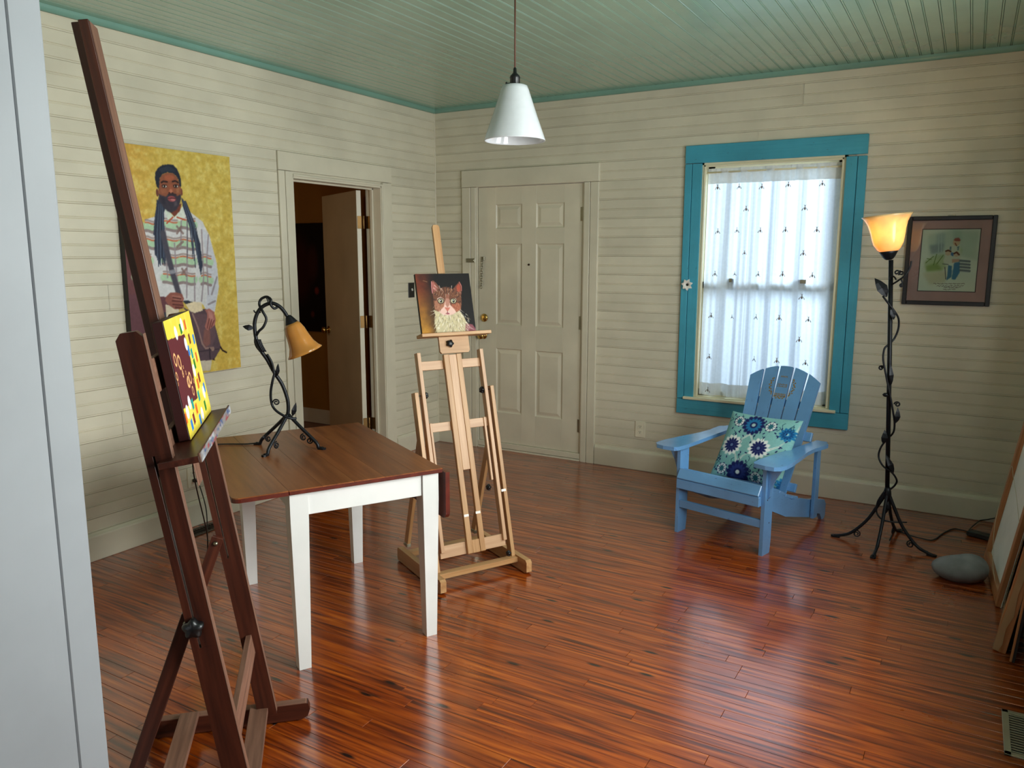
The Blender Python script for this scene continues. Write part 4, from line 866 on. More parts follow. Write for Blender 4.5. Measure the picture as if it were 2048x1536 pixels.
# head
PP(c5, [(260,810),(350,800),(400,1000),(365,1100),(375,1540),(160,1540),(190,1150)], (50, 56, 72)); PP(c2, [(335,440),(372,470),(380,700),(392,760),(384,835),(365,775),(352,830),(342,790),(322,765),(322,640)], (50, 56, 74))
for i in range(9): x = 330 + i * 6; LP(c2, [(345 + i * 3, 470), (x, 640), (x + 4, 760 + (i * 37) % 80)], .009, [(36, 40, 56), (78, 88, 108), (58, 66, 84)][i % 3], .9)
PP(c2, [(480,425),(512,470),(552,580),(592,700),(606,830),(596,890),(575,790),(560,700),(530,600),(488,480)], (52, 58, 76))
for i in range(7): LP(c2, [(488 + i * 3, 450), (530 + i * 6, 600), (548 + i * 8, 760 + (i * 41) % 120)], .007, [(38, 42, 58), (82, 92, 112), (60, 68, 86)][i % 3], .9)
for x in (515, 545): LP(c2, [(x, 560), (x + 2, 700), (x, 790)], .006, (60, 62, 76), .8)
EP(c5, 235, 722, .011, .017, (108, 60, 48)); EP(c5, 702, 712, .010, .016, (120, 68, 52))
PP(c5, [(275,470),(320,380),(430,335),(540,350),(620,430),(650,520),(684,620),(690,720),(680,850),(640,980),(580,1050),(500,1080),(420,1040),(340,960),(280,850),(258,700)], (138, 80, 58), 1., 1)
PP(c5, [(380,400),(500,380),(560,420),(540,490),(420,500),(370,470)], (172, 92, 64), .7, 3); PP(c5, [(600,560),(660,620),(660,720),(600,730)], (172, 116, 84), .6, 3); PP(c5, [(300,660),(400,650),(420,720),(320,740)], (160, 98, 72), .6, 3)
PP(c5, [(262,740),(300,770),(400,800),(440,752),(560,742),(620,790),(692,750),(692,850),(652,980),(592,1060),(500,1112),(420,1072),(340,980),(268,860)], (58, 52, 62), 1., 2)
PP(c5, [(190,450),(200,330),(250,250),(330,195),(440,178),(540,190),(610,260),(660,370),(692,480),(692,620),(662,600),(645,480),(600,405),(540,352),(430,332),(330,372),(280,450),(276,560),(262,660),(222,600)], (34, 38, 52)); PP(c5, [(260,270),(440,205),(600,290),(560,330),(430,310),(320,350)], (46, 54, 66), .8, 2)
EP(c5, 514, 842, .037, .0125, (150, 74, 78)); LP(c5, [(440,836),(512,828),(594,836)], .006, (84, 36, 42)); EP(c5, 535, 862, .020, .005, (190, 120, 120), .8)
PP(c5, [(485,540),(520,560),(548,690),(530,735),(460,735),(445,700),(475,640)], (158, 88, 64), .8, 2); EP(c5, 468, 728, .008, .0035, (64, 32, 30)); EP(c5, 528, 730, .008, .0035, (64, 32, 30)); EP(c5, 498, 690, .012, .008, (198, 128, 102), .6)
LP(c5, [(455,760),(500,750),(590,765)], .016, (52, 40, 44), .8)
for x in (372, 592): EP(c5, x, 600, .024, .0080, (74, 44, 40)); EP(c5, x + 8, 602, .016, .0048, (206, 194, 182)); EP(c5, x + 2, 600, .0085, .0052, (26, 17, 18)); LP(c5, [(x - 50, 580), (x, 570), (x + 48, 584)], .006, (62, 36, 32), .9); LP(c5, [(x - 40, 628), (x, 634), (x + 40, 624)], .005, (100, 56, 44), .7)
LP(c5, [(315,528),(352,505),(425,515)], .013, (50, 31, 30)); LP(c5, [(528,510),(580,497),(636,528)], .013, (50, 31, 30))
PP(c5, [(560,900),(610,880),(620,960),(560,1000)], (96, 84, 92), .6, 3); PP(c5, [(300,800),(380,820),(400,960),(330,940)], (44, 42, 54), .7, 3)
# strap, hands, bag
LP(c2, [(372,640),(395,745),(430,880),(468,1005)], .048, (74, 70, 82)); LP(c2, [(415,870),(436,866)], .030, (150, 150, 160), .8)
PP(c6, [(330,400),(450,470),(700,440),(830,640),(900,900),(940,1040),(830,1225),(600,1245),(520,900),(440,520)], (86, 68, 76)); PP(c6, [(500,520),(700,520),(820,640),(860,850),(800,1030),(690,1050),(640,960)], (104, 78, 84), .8, 3); PP(c6, [(680,760),(760,760),(780,980),(700,1030),(660,960)], (140, 88, 78), .7, 4)
LP(c6, [(500,520),(580,720),(650,980),(700,1050),(820,1040)], .014, (160, 128, 120), .8); LP(c6, [(760,1050),(770,1210)], .012, (54, 42, 52)); LP(c6, [(600,1100),(900,1060)], .010, (60, 46, 56), .7); EP(c6, 810, 1060, .016, .010, (150, 120, 110)); LP(c6, [(930,1030),(960,1080),(1020,1112)], .014, (44, 26, 24)); PP(c6, [(800,1225),(850,1240),(830,1200)], (50, 30, 28))
PP(c6, [(390,370),(520,335),(640,345),(655,470),(530,508),(460,480)], (222, 204, 172)); PP(c6, [(345,325),(420,310),(500,340),(400,372)], (50, 54, 68))
PP(c6, [(90,260),(150,200),(250,188),(340,215),(368,290),(350,340),(372,410),(300,452),(220,445),(130,380),(78,320)], (140, 84, 74)); PP(c6, [(180,240),(300,240),(350,290),(340,330),(210,300)], (176, 118, 106), .7, 2)
for q in ([(200,270),(320,290)], [(190,320),(335,330)], [(200,375),(350,390)], [(240,420),(340,430)]): LP(c6, q, .012, (92, 50, 46), .9)
PP(c6, [(690,458),(760,438),(832,490),(856,600),(845,690),(785,740),(745,772),(710,762),(688,712),(722,600),(722,520)], (164, 104, 96)); PP(c6, [(740,470),(800,500),(830,620),(790,640),(750,560)], (192, 138, 130), .7, 2)
for q in ([(755,600),(725,740)], [(795,610),(755,755)], [(830,620),(790,720)]): LP(c6, q, .010, (108, 60, 58), .9)
n4 = P.noise(60, 12); P.im *= (.93 + .14 * n4)[..., None]
por = thing('portrait_painting', 'large portrait of a person in a dark cap and plaid shirt, gold background', 'painting', (PX / 2, (py0 + py1) / 2, pz0))
MB().rbox((.004, py0 + .001, pz0 + .001), (PX - .0008, py1 - .001, pz1 - .001), .001).build('canvas_frame', 'black_edge', por)
canvas_sheet(P, (PX, py0, pz1), (PX, py1, pz1), (PX, py0, pz0)).build('painted_face', 'canvas_paint', por)

# ---- framed watercolour on the back wall
fx0, fx1, fz0, fz1 = 3.455, 3.910, 1.2755, 1.793; gx0, gx1, gz0, gz1 = 3.533, 3.835, 1.355, 1.7205
wat = thing('framed_watercolour', 'small watercolour with a mauve mat in a black frame', 'picture', ((fx0 + fx1) / 2, -.01, fz0))
for a, b_ in (((fx0, -.024, fz0), (fx0 + .024, -.002, fz1)), ((fx1 - .024, -.024, fz0), (fx1, -.002, fz1)), ((fx0 + .024, -.024, fz0), (fx1 - .024, -.002, fz0 + .024)), ((fx0 + .024, -.024, fz1 - .024), (fx1 - .024, -.002, fz1))): MB().rbox(a, b_, .003).build('frame_bar', 'black_frame', wat)
MB().rbox((fx0 + .02, -.008, fz0 + .02), (fx1 - .02, -.003, fz1 - .02), 0).build('backing', 'black_edge', wat)
for a, b_ in (((fx0 + .02, -.013, fz0 + .02), (gx0, -.009, fz1 - .02)), ((gx1, -.013, fz0 + .02), (fx1 - .02, -.009, fz1 - .02)), ((gx0, -.013, fz0 + .02), (gx1, -.009, gz0)), ((gx0, -.013, gz1), (gx1, -.009, fz1 - .02))): MB().rbox(a, b_, .0003).build('mat_board', 'mat_mauve', wat)
for a, b_ in (((gx0, -.0135, gz0), (gx0 + .004, -.010, gz1)), ((gx1 - .004, -.0135, gz0), (gx1, -.010, gz1)), ((gx0, -.0135, gz0), (gx1, -.010, gz0 + .004)), ((gx0, -.0135, gz1 - .004), (gx1, -.010, gz1))): MB().rbox(a, b_, .0003).build('mat_bevel', 'maroon_edge', wat)
def uvW(x, y): c = ony(1800 + x / 4.516, 300 + y / 4.518, -.009); return ((c[0] - gx0) / (gx1 - gx0), (gz1 - c[2]) / (gz1 - gz0))
P = Paint(150, 180, (232, 232, 214)); 
def PW_(pts, col, a=1., soft=2): P.poly([uvW(*q) for q in pts], col, a * (.62 if soft > 2 else .92), soft * 5 if soft > 2 else 2)
def LW(pts, w, col, a=1.): P.line([uvW(*q) for q in pts], w, col, a)
def EW(x, y, rx, ry, col, a=1., **k): P.ell(uvW(x, y), rx, ry, col, a, 0., **k)
PW_([(250,760),(480,720),(720,730),(700,1000),(560,960),(430,980),(260,960)], (186, 198, 178), .8, 8); PW_([(480,720),(560,720),(560,820),(480,860)], (150, 172, 150), .5, 6)
PW_([(262,860),(400,840),(390,920),(280,940)], (118, 126, 138), .9, 5); PW_([(330,760),(410,740),(400,850),(320,860)], (150, 160, 166), .7, 6); LW([(350,760),(345,920)], .012, (196, 204, 200)); LW([(375,760),(372,920)], .010, (196, 204, 200))
PW_([(215,1010),(290,960),(400,940),(420,1060),(370,1100),(230,1100)], (150, 168, 92), .8, 6); PW_([(230,1050),(330,1020),(380,1080),(240,1100)], (116, 142, 50), .8, 4)
for q in ([(230,1020),(300,960)], [(300,1040),(330,940)], [(330,1030),(390,950)], [(280,990),(240,980)]): LW(q, .014, (104, 124, 52), .8)
PW_([(200,1110),(420,1100),(410,1200),(260,1220)], (190, 172, 124), .7, 8)
for yy in (1000, 1030, 1058, 1088): LW([(540, yy), (630, yy + 8)], .045, (96, 100, 112), .75); LW([(545, yy + 14), (625, yy + 20)], .018, (214, 214, 206), .9)
PW_([(440,870),(480,850),(545,860),(560,930),(530,1010),(400,1030),(390,1000)], (222, 218, 196), 1., 2); PW_([(545,870),(570,900),(550,960)], (176, 186, 110), .7, 3)
PW_([(436,1040),(470,1050),(466,1150),(420,1180)], (70, 122, 160), 1., 2); PW_([(490,1020),(540,1010),(540,1110),(500,1175),(465,1170)], (66, 122, 166), 1., 2); PW_([(455,920),(490,930),(480,960),(460,950)], (70, 110, 160))
PW_([(450,870),(465,870),(462,905),(448,900)], (96, 122, 130)); PW_([(520,870),(536,868),(532,905),(520,905)], (96, 122, 130))
EW(512, 832, .062, .055, (226, 186, 150)); PW_([(485,812),(500,792),(535,790),(552,812),(540,822),(500,820)], (176, 84, 70)); LW([(500,840),(512,862)], .02, (150, 84, 60)); EW(434, 930, .050, .042, (222, 186, 156)); LW([(415,912),(435,905),(458,915)], .03, (120, 66, 44)); EW(512, 940, .050, .042, (222, 186, 156)); LW([(490,935),(512,922),(535,945)], .03, (120, 66, 44)); PW_([(470,985),(540,985),(535,1010),(470,1020)], (214, 156, 130), .9); LW([(405,1060),(412,1170)], .014, (90, 84, 86)); LW([(385,1030),(435,1035)], .014, (110, 104, 100))
for (x0, x1, yy) in ((300, 582, 1212), (330, 550, 1232), (395, 530, 1247), (388, 480, 1264)):
    x = x0
    while x < x1:
        L_ = rr.uniform(14, 36); LW([(x + L_ * t, yy + rr.uniform(-5, 5)) for t in np.linspace(0, 1, 6)], .009, (112, 84, 80), .85); x += L_ + 8
canvas_sheet(P, (gx0 + .003, -.0095, gz1 - .003), (gx1 - .003, -.0095, gz1 - .003), (gx0 + .003, -.0095, gz0 + .003)).build('watercolour_sheet', 'paper_print', wat)
MB().rbox((fx0 + .02, -.0185, fz0 + .02), (fx1 - .02, -.0165, fz1 - .02), 0).build('pane', 'pane_glass', wat)
MB().rbox((3.66, -.008, fz1 - .003), (3.70, 0, fz1 + .006), .001).build('hanger', 'dull_metal', wat)

# ---- dark painting in the room beyond
bx0, bx1 = ony(588, 450, -.03)[0] - .25, ony(655, 450, -.03)[0] + .10; bz1 = ony(620, 446, -.03)[2]; bz0 = ony(620, 662, -.03)[2]
P = Paint(90, 110, (16, 8, 8)); P.ell((.40, .42), .20, .30, (52, 12, 10), .9, edge=.6); P.ell((.62, .36), .08, .16, (62, 26, 16), .8, edge=.7); P.ell((.66, .62), .035, .035, (120, 44, 34), .9, edge=.6); P.ell((.58, .84), .030, .03, (90, 36, 30), .9, edge=.6)
drk = thing('dark_painting', 'large dark red and black painting on the wall beyond the open doorway', 'painting', ((bx0 + bx1) / 2, -.015, bz0))
MB().rbox((bx0, -.030, bz0), (bx1, -.001, bz1), .002).build('canvas_frame', 'black_edge', drk); canvas_sheet(P, (bx0 + .002, -.031, bz1 - .002), (bx1 - .002, -.031, bz1 - .002), (bx0 + .002, -.031, bz0 + .002)).build('painted_face', 'canvas_paint', drk)

# ---- pendant lamp
pc = V(2.064, -2.290, 0); pen = thing('pendant_lamp', 'white glass cone pendant lamp hanging from the green ceiling', 'lamp', pc + Z3 * 2.048)
def shell(bm, prof, t, c, ax=(0, 0, 1), n=48): inner = [(max(r - t, .001), z_) for r, z_ in prof][::-1]; bm.lathe(prof + inner, c, ax, n, closed=True); return bm
shell(MB(), [(.050, .226), (.054, .224), (.060, .208), (.095, .105), (.1305, .006), (.1315, 0)], .003, pc + Z3 * 2.048).build('glass_shade', 'opal_glass', pen)
MB().lathe([(.046, 0), (.046, .003), (.020, .004)], pc + Z3 * 2.2725, (0, 0, 1), 32).build('shade_cap', 'opal_glass', pen)
MB().lathe([(.012, -.01), (.021, 0), (.022, .004), (.021, .026), (.023, .030), (.020, .038), (.013, .045), (.008, .050), (.007, .066), (.004, .072)], pc + Z3 * 2.276, (0, 0, 1), 24).build('socket', 'black_plastic', pen)
bm = MB(); bm.tube([pc + V(-.02, -.008, 2.284), pc + V(-.031, -.012, 2.284)], .003, 8); bm.lathe([(.0065, -.003), (.0075, 0), (.0065, .003)], pc + V(-.034, -.013, 2.284), (1, .4, 0), 12); bm.build('switch_key', 'black_plastic', pen)
MB().tube([pc + Z3 * 2.34, pc + Z3 * (CZ - .02)], .0038, 8).build('cord', 'brown_cord', pen)
MB().lathe([(.058, .0), (.058, -.004), (.050, -.016), (.010, -.024), (.004, -.026)], pc + Z3 * CZ, (0, 0, 1), 32).build('canopy', 'black_plastic', pen)

# ---- blue adirondack chair
cr = nrm(V(.970, -.245, 0)); cb = nrm(V(.245, .970, 0)); CM = V(2.7165, -1.190, 0)
def cp(r, b_, z_): return CM + cr * r + cb * b_ + Z3 * z_
chair = thing('adirondack_chair', 'weathered blue wooden adirondack chair in front of the window', 'chair', CM + cb * .35)
B_ = 'chair_blue'
for s_ in (-1, 1):
    MB().prism([(0, 0), (.082, 0), (.090, .07), (.090, .495), (0, .495)], cp(s_ * .258, 0, 0), cb, Z3, .020).build('front_leg', B_, chair)
    side = [(-.012, .275), (-.012, .352), (.02, .360), (.20, .300), (.36, .225), (.48, .205), (.60, .170), (.70, .150), (.82, .120), (.845, .09), (.845, .02), (.83, .0), (.80, .0), (.765, .045), (.70, .062), (.62, .058), (.30, .140), (.10, .225)]
    MB().prism(side, cp(s_ * .236, 0, 0), cb, Z3, .022).build('side_rail', B_, chair)
    MB().bar(cp(s_ * .262, .640, .055), cp(s_ * .262, .640, .500), .050, .020, cb).build('rear_post', B_, chair)
    # arm: rounded front, waist, notched tail
    arm = [(-.030, -.085), (.035, -.095), (.080, -.088), (.105, -.060), (.112, -.01), (.108, .06), (.088, .20), (.066, .34), (.062, .44), (.070, .52), (.074, .585), (.052, .612), (.046, .640), (-.014, .640), (-.020, .54), (-.028, .36), (-.040, .18), (-.048, .0), (-.044, -.06)]
    MB().prism([(s_ * x, y) for x, y in arm], cp(s_ * .268, 0, .5065), cr, cb, .021).build('arm', B_, chair)
    br_ = [(0, 0), (.068, 0), (.058, -.035), (.032, -.080), (.014, -.130), (.010, -.175), (0, -.19)]
    MB().prism([(s_ * x, y) for x, y in br_], cp(s_ * .269, .035, .4955), cr, Z3, .020).build('arm_bracket', B_, chair)
MB().bar(cp(-.247, .012, .172), cp(.247, .012, .172), .043, .018, Z3).build('stretcher', B_, chair)
MB().bar(cp(-.250, -.022, .297), cp(.250, -.022, .297), .054, .018, Z3, .003).build('seat_slat', B_, chair)
sl = [(-.012, .352, -.95), (.075, .352, -.30), (.165, .318, -.38), (.250, .284, -.42), (.330, .248, -.40), (.410, .224, -.25)]
for i, (b0, z_, sp) in enumerate(sl):
    dv = nrm(cb * 1. + Z3 * sp) if i else nrm(cb * .55 + Z3 * .83)
    MB().bar(cp(-.247, b0, z_), cp(.247, b0, z_), .078 if i else .062, .018, dv, .003).build('seat_slat', B_, chair)
# fan back
P0b = cp(0, .455, .235); upb = nrm(cb * .44 + Z3 * 1.); nb = nrm(Z3 * .44 - cb); Lb = .735
for i in range(5):
    k = i - 2; aw = .0330; tw = .0372; ang = k * .030
    ax_ = nrm(upb * math.cos(ang) + cr * math.sin(ang)); sd_ = nrm(cr * math.cos(ang) - upb * math.sin(ang)); base = P0b + cr * k * .0700
    def topy(x):
        y_ = Lb
        for _ in range(3): lat = k * .070 + x * math.cos(ang) + y_ * math.sin(ang); y_ = Lb - 1.6 * lat * lat
        return y_
    pts = [(-aw, -.06), (aw, -.06), (tw, .55 * Lb)] + [(x, topy(x)) for x in (tw, tw * .5, 0, -tw * .5, -tw)] + [(-tw, .55 * Lb)]
    MB().prism(pts, base, sd_, ax_, .018).build('back_slat', B_, chair)
for (t_, hw, w_) in ((.335, .235, .055), (.515, .185, .040), (.03, .215, .05)):
    c = P0b + upb * t_ - nb * .021; MB().bar(c - cr * hw, c + cr * hw, w_, .020, upb).build('back_support', B_, chair)
# gold emblem printed on the three middle slats
EM = [MB(), MB(), MB()]; ec = P0b + upb * (Lb - .125) + nb * .0096
def emq(x0, y0, x1, y1):
    EM[0 if (x0 + x1) / 2 < -.0405 else 2 if (x0 + x1) / 2 > .0405 else 1].add([ec + cr * x0 + upb * y0, ec + cr * x1 + upb * y0, ec + cr * x1 + upb * y1, ec + cr * x0 + upb * y1], [(0, 1, 2, 3)])
for i in range(44):
    a = PI * (.80 + 1.40 * i / 43); r_ = .074 + .006 * math.sin(i * 2.4); x, y = r_ * math.cos(a) * 1.0, r_ * math.sin(a)
    if abs(abs(x) - .0405) < .006: continue
    emq(x - .0045, y - .0038, x + .0045, y + .0038)
for (x0, x1, yy, n_) in ((-.018, .018, .058, 5), (-.026, .026, .008, 6), (-.026, .026, -.004, 6), (-.032, .032, -.052, 9), (-.030, .030, -.062, 8)):
    for i in range(n_): x = x0 + (x1 - x0) * i / (n_ - 1); emq(x - .0026, yy - .004, x + .0026, yy + .004 + .002 * (i % 2))
for em in EM: em.build('emblem', 'gold_paint', chair, 'stuff')
for s_ in (-1, 1):
    for (b_, z_) in ((.03, .45), (.03, .30), (.06, .17), (.06, .32)):
        MB().lathe([(.004, 0), (.003, .0012), (.001, .0015)], cp(s_ * .268, b_, z_), cr * s_, 8).build('screw', 'dark_bronze', chair)

# ---- patterned pillow on the chair
pTL = on(1466, 822, cp(0, .385, 0), cb); pTR = on(1607, 842, cp(0, .385, 0), cb); pBL = on(1420, 950, cp(0, .215, 0), cb)
pX = (pTR - pTL); pY = (pBL - pTL); pw, phh = np.linalg.norm(pX), np.linalg.norm(pY); pX = pX / pw; pY = pY / phh; pN = -nrm(np.cross(pX, pY)); pN = pN if pN @ cb < 0 else -pN
q0 = V(692, 366); qx = V(540, 92); qy = V(-187, 489); Mi = np.linalg.inv(np.array([qx, qy]).T)
def uvL(x, y): return tuple(Mi @ (V(x, y) - q0))
P = Paint(190, 190, (126, 178, 176)); NV = (26, 34, 88); WH = (226, 230, 226); BL = (32, 110, 160)
def flower(x, y, r, c1, c2_, pet=12, inner=None):
    u, v = uvL(x, y)
    for i in range(pet): a = 2 * PI * i / pet; P.ell((u + .72 * r * math.cos(a), v + .72 * r * math.sin(a)), r * .34, r * .20, c1, rot=a, edge=.4)
    for i in range(pet): a = 2 * PI * (i + .5) / pet; P.ell((u + .5 * r * math.cos(a), v + .5 * r * math.sin(a)), r * .26, r * .12, c2_, rot=a, edge=.5)
    P.ell((u, v), r * .34, r * .34, c1, edge=.3); P.ell((u, v), r * .18, r * .18, inner or c2_, edge=.4)
def LL(pts, w, col, a=1., tp_=False): P.line([uvL(*q) for q in pts], w, col, a, tp_)
for q in ([(860,560),(790,600),(750,640)], [(865,560),(880,620),(890,680)], [(745,780),(735,720),(725,690)], [(755,770),(800,730),(870,700)], [(1000,690),(1080,660),(1130,620)], [(1190,600),(1200,540),(1215,500)]): LL(q, .034, (226, 232, 226), .9, True); LL(q, .008, (150, 176, 170))
flower(885, 488, .155, NV, BL, 14, (160, 190, 190)); flower(745, 850, .165, NV, (40, 56, 120), 14, WH)
for x, y in ((702, 640), (930, 675)): flower(x, y, .150, WH, NV, 13, (40, 56, 110)); P.ell(uvL(x, y), .055, .055, NV, edge=.2); P.ell(uvL(x, y), .022, .022, (90, 110, 150))
for x, y in ((768, 455), (1020, 505), (612, 815), (880, 888)): flower(x, y, .085, NV, WH, 9, (60, 120, 130)); P.ell(uvL(x, y), .034, .040, (44, 104, 120)); P.ell(uvL(x, y), .060, .066, WH, .9, ringw=.14)
flower(1140, 568, .10, BL, (20, 70, 120), 12, (140, 190, 200)); flower(1080, 930, .11, BL, (20, 70, 120), 12, (140, 190, 200))
for i in range(330):
    x, y = rr.uniform(510, 1230), rr.uniform(370, 990); u, v = uvL(x, y)
    if .03 < u < .97 and .03 < v < .97 and np.abs(P.im[int(v * 189), int(u * 189)] - V(126, 178, 176)).sum() < 40:
        if i % 3: P.ell((u, v), .020, .009, NV, rot=rr.uniform(0, 3), edge=.4)
        else: P.line([(u, v), (u + rr.uniform(-.04, .04), v + .03), (u + rr.uniform(-.05, .05), v + .07)], .008, (30, 70, 90))
n1 = P.noise(90, 4); P.im *= (.94 + .12 * n1)[..., None]
def pil(side):
    def f(u, v):
        a, b_ = 2 * u - 1, 2 * v - 1; e = (1 - a * a) * (1 - b_ * b_); e = max(e, 0) ** .42; pin = 1 - .05 * (1 - b_ * b_) * abs(a) ** 3 * 0; x = .5 + .5 * a * (1 - .055 * (1 - b_ * b_)); y = .5 + .5 * b_ * (1 - .055 * (1 - a * a))
        return pTL + pX * pw * x + pY * phh * y + pN * (side * .062 * e + .004 * math.sin(9 * u + 4 * v) * e)
    return f
pil_o = thing('throw_pillow', 'teal pillow with navy and white flowers leaning in the blue chair', 'pillow', pTL + pX * pw / 2 + pY * phh)
bm = MB(); bm.grid(pil(1), 190, 190, True, True); bm.col = P.colors(); bm.build('front_cover', 'fabric_print', pil_o)
bm = MB(); bm.grid(pil(-1), 190, 190, True); bm.col = P.colors(); bm.build('back_cover', 'fabric_print', pil_o)

# ---- iron floor lamp with vine
LCc = V(3.520, -.740, 0); lv = nrm(V(LCc[0] - CAM[0], LCc[1] - CAM[1], 0)); ls = V(lv[1], -lv[0], 0)
def lp_(px, py, dep=0.): return on(px, py, LCc + lv * dep, lv)
flp = thing('floor_lamp', 'black iron floor lamp with a twisting vine and glowing amber shade', 'lamp', LCc); IR = 'wrought_iron'
hub = lp_(1775, 985); topp = lp_(1782, 520)
MB().tube([hub - Z3 * .03, (hub + topp) / 2, topp], .0115, 12).build('pole', IR, flp)
axl = nrm(topp - hub)
def vine(qs, r=.005):
    return smooth([lp_(x, y, d) for x, y, d in qs], 6)
z8 = lambda x, y, d=0.: (1700 + x / 6.4, 400 + y / 6.4, d); z5 = lambda x, y, d=0.: (1640 + x / 3.339, 680 + y / 3.339, d)
V1 = [z8(420, 1230, -.03), z8(480, 1320, -.03), z8(560, 1410, -.01), z8(615, 1480, .02), z8(625, 1560, .03), z5(385, 330 - 200, .0)]
vm = MB()
vm.tube(vine([z8(420,1230,-.015), z8(480,1310,-.022), z8(560,1410,-.015), z8(610,1490,.0), z8(625,1560,.012), (1796,660,.018), (1788,678,.018), (1776,690,.0), z5(430,60,-.012), z5(422,130,-.015), z5(440,230,-.018), z5(470,380,-.020), z5(488,480,-.018), z5(498,560,-.012), z5(488,620,.0), z5(445,665,.015), z5(405,720,.018), z5(392,780,.015), z5(420,840,-.005), z5(480,885,-.018), z5(512,935,-.012), z5(500,970,.0), z5(465,1000,.0)]), [.0052] * 1000 if False else .0052, 8)
vm.build('vine', IR, flp)
vm = MB(); vm.tube(vine([z5(430,1010,-.018), z5(385,1080,-.02), z5(378,1150,-.02), z5(410,1195,-.03), z5(470,1213,-.03), z5(580,1218,-.01)]), .0045, 8); vm.build('vine', IR, flp)
for (x, y, dx, dy, L_, w_) in ((z8(470,1240)[0], z8(470,1240)[1], -18, -28, .115, .055), (z5(475,300)[0], z5(475,300)[1], -2, -35, .12, .022), (z5(505,555)[0], z5(505,555)[1], 4, -28, .085, .030), (z5(420,690)[0], z5(420,690)[1], 3, -22, .075, .034), (z5(490,890)[0], z5(490,890)[1], -14, -34, .11, .030), (z8(560,1530)[0], z8(560,1530)[1], -5, -20, .07, .028), (1777, 1003, -7, 22, .08, .022)):
    b0 = lp_(x, y, -.015); b1 = lp_(x + dx, y + dy, -.015); bm = MB(); leaf(bm, b0, b1 - b0, -lv + ls * .3, L_, w_); bm.build('leaf', IR, flp)
for (q, r_, a0, tn) in ((z5(408,187), .013, 0, 1.3), (z5(516,430), .015, PI, -1.3), (z8(600,930), .014, -1, 1.2), (z8(660,930), .012, 2, 1.2), (z8(660,1095), .010, 1, 1.)):
    c = lp_(*q); bm = MB(); bm.tube(spiral(c, ls, Z3, r_, tn, a0), .0040, 7); bm.build('tendril', IR, flp)
bm = MB(); bm.tube(vine([z8(540,1080,-.01), z8(620,1030,-.03), z8(700,970,-.04), z8(750,900,-.04), z8(775,840,-.04), z8(785,780,-.04)]), .0048, 8); bm.tube(vine([z8(505,1020,-.012), z8(520,985,-.016), z8(560,980,-.02), z8(590,1020,-.03)]), .0042, 7); bm.tube(vine([z8(650,1010,-.03), z8(670,1060,-.03), z8(655,1110,-.03)]), .0042, 7); bm.build('vine', IR, flp)
c = lp_(*z5(438,366, -.01)[:2], -.012); bm = MB(); bm.lathe([(.001, -.016), (.010, -.008), (.012, .002), (.007, .012), (.001, .016)], c, ls, 12); bm.build('bud', IR, flp)
for (fx, fy) in ((1668, 1073), (1746, 1116), (1866, 1113), (1800, 1062)):
    F_ = onz(fx, fy); F_[2] = 0; dh = nrm(V(F_[0] - hub[0], F_[1] - hub[1], 0)); D = np.linalg.norm((F_ - hub)[:2]); hz = hub[2]
    pts = smooth([hub + Z3 * .01, hub + dh * D * .14 - Z3 * hz * .22, hub + dh * D * .36 - Z3 * hz * .58, hub + dh * D * .66 - Z3 * hz * .87, hub + dh * D * .90 + Z3 * (.012 - hz), F_ + Z3 * .007], 6)
    bm = MB(); bm.tube(pts, list(np.linspace(.0095, .0075, len(pts))), 10); bm.build('leg', IR, flp)
    bm = MB(); bm.prism([(-.03, -.010), (.006, -.014), (.016, -.008), (.016, .008), (.006, .014), (-.03, .010)], F_ + Z3 * .005, dh, np.cross(Z3, dh), .010); bm.build('foot', IR, flp)
    m_ = hub + dh * D * .52 - Z3 * hz * .80; bm = MB(); sp = spiral(m_ - Z3 * .022 + dh * .006, dh, Z3, .020, 1.4, PI / 2, 26); bm.tube(sp, .0036, 7); bm.build('scroll', IR, flp)
MB().lathe([(.016, -.03), (.020, -.01), (.018, .01), (.013, .03)], hub, axl, 16).build('hub', IR, flp)
sx = nrm(lp_(1822, 423) - lp_(1724, 441)); axs = nrm(axl * .6 + (Z3 - ls * (sx[2] / max(sx @ ls, .1))) * .4)
sb = topp + axl * .004 - ls * .010
MB().lathe([(.012, -.004), (.022, .002), (.030, .012), (.040, .030), (.046, .040), (.044, .041)], sb, axs, 32).build('shade_cup', IR, flp)
shell(MB(), [(.040, .036), (.055, .050), (.072, .080), (.080, .115), (.086, .150), (.096, .185), (.112, .214), (.124, .226)], .003, sb, axs, 56).build('glass_shade', 'amber_glass', flp)
MB().lathe([(.003, .030), (.014, .035), (.016, .060), (.026, .085), (.030, .105), (.024, .128), (.010, .138), (.002, .139)], sb, axs, 20).build('bulb', 'bulb_glow', flp)
l_ = bpy.data.lights.new('floor_lamp_light', 'POINT'); l_.energy = 1.5; l_.color = (1, .80, .55); l_.shadow_soft_size = .03; lo = bpy.data.objects.new('floor_lamp_light', l_); C.objects.link(lo); lo.location = tuple(sb + axs * .155); 
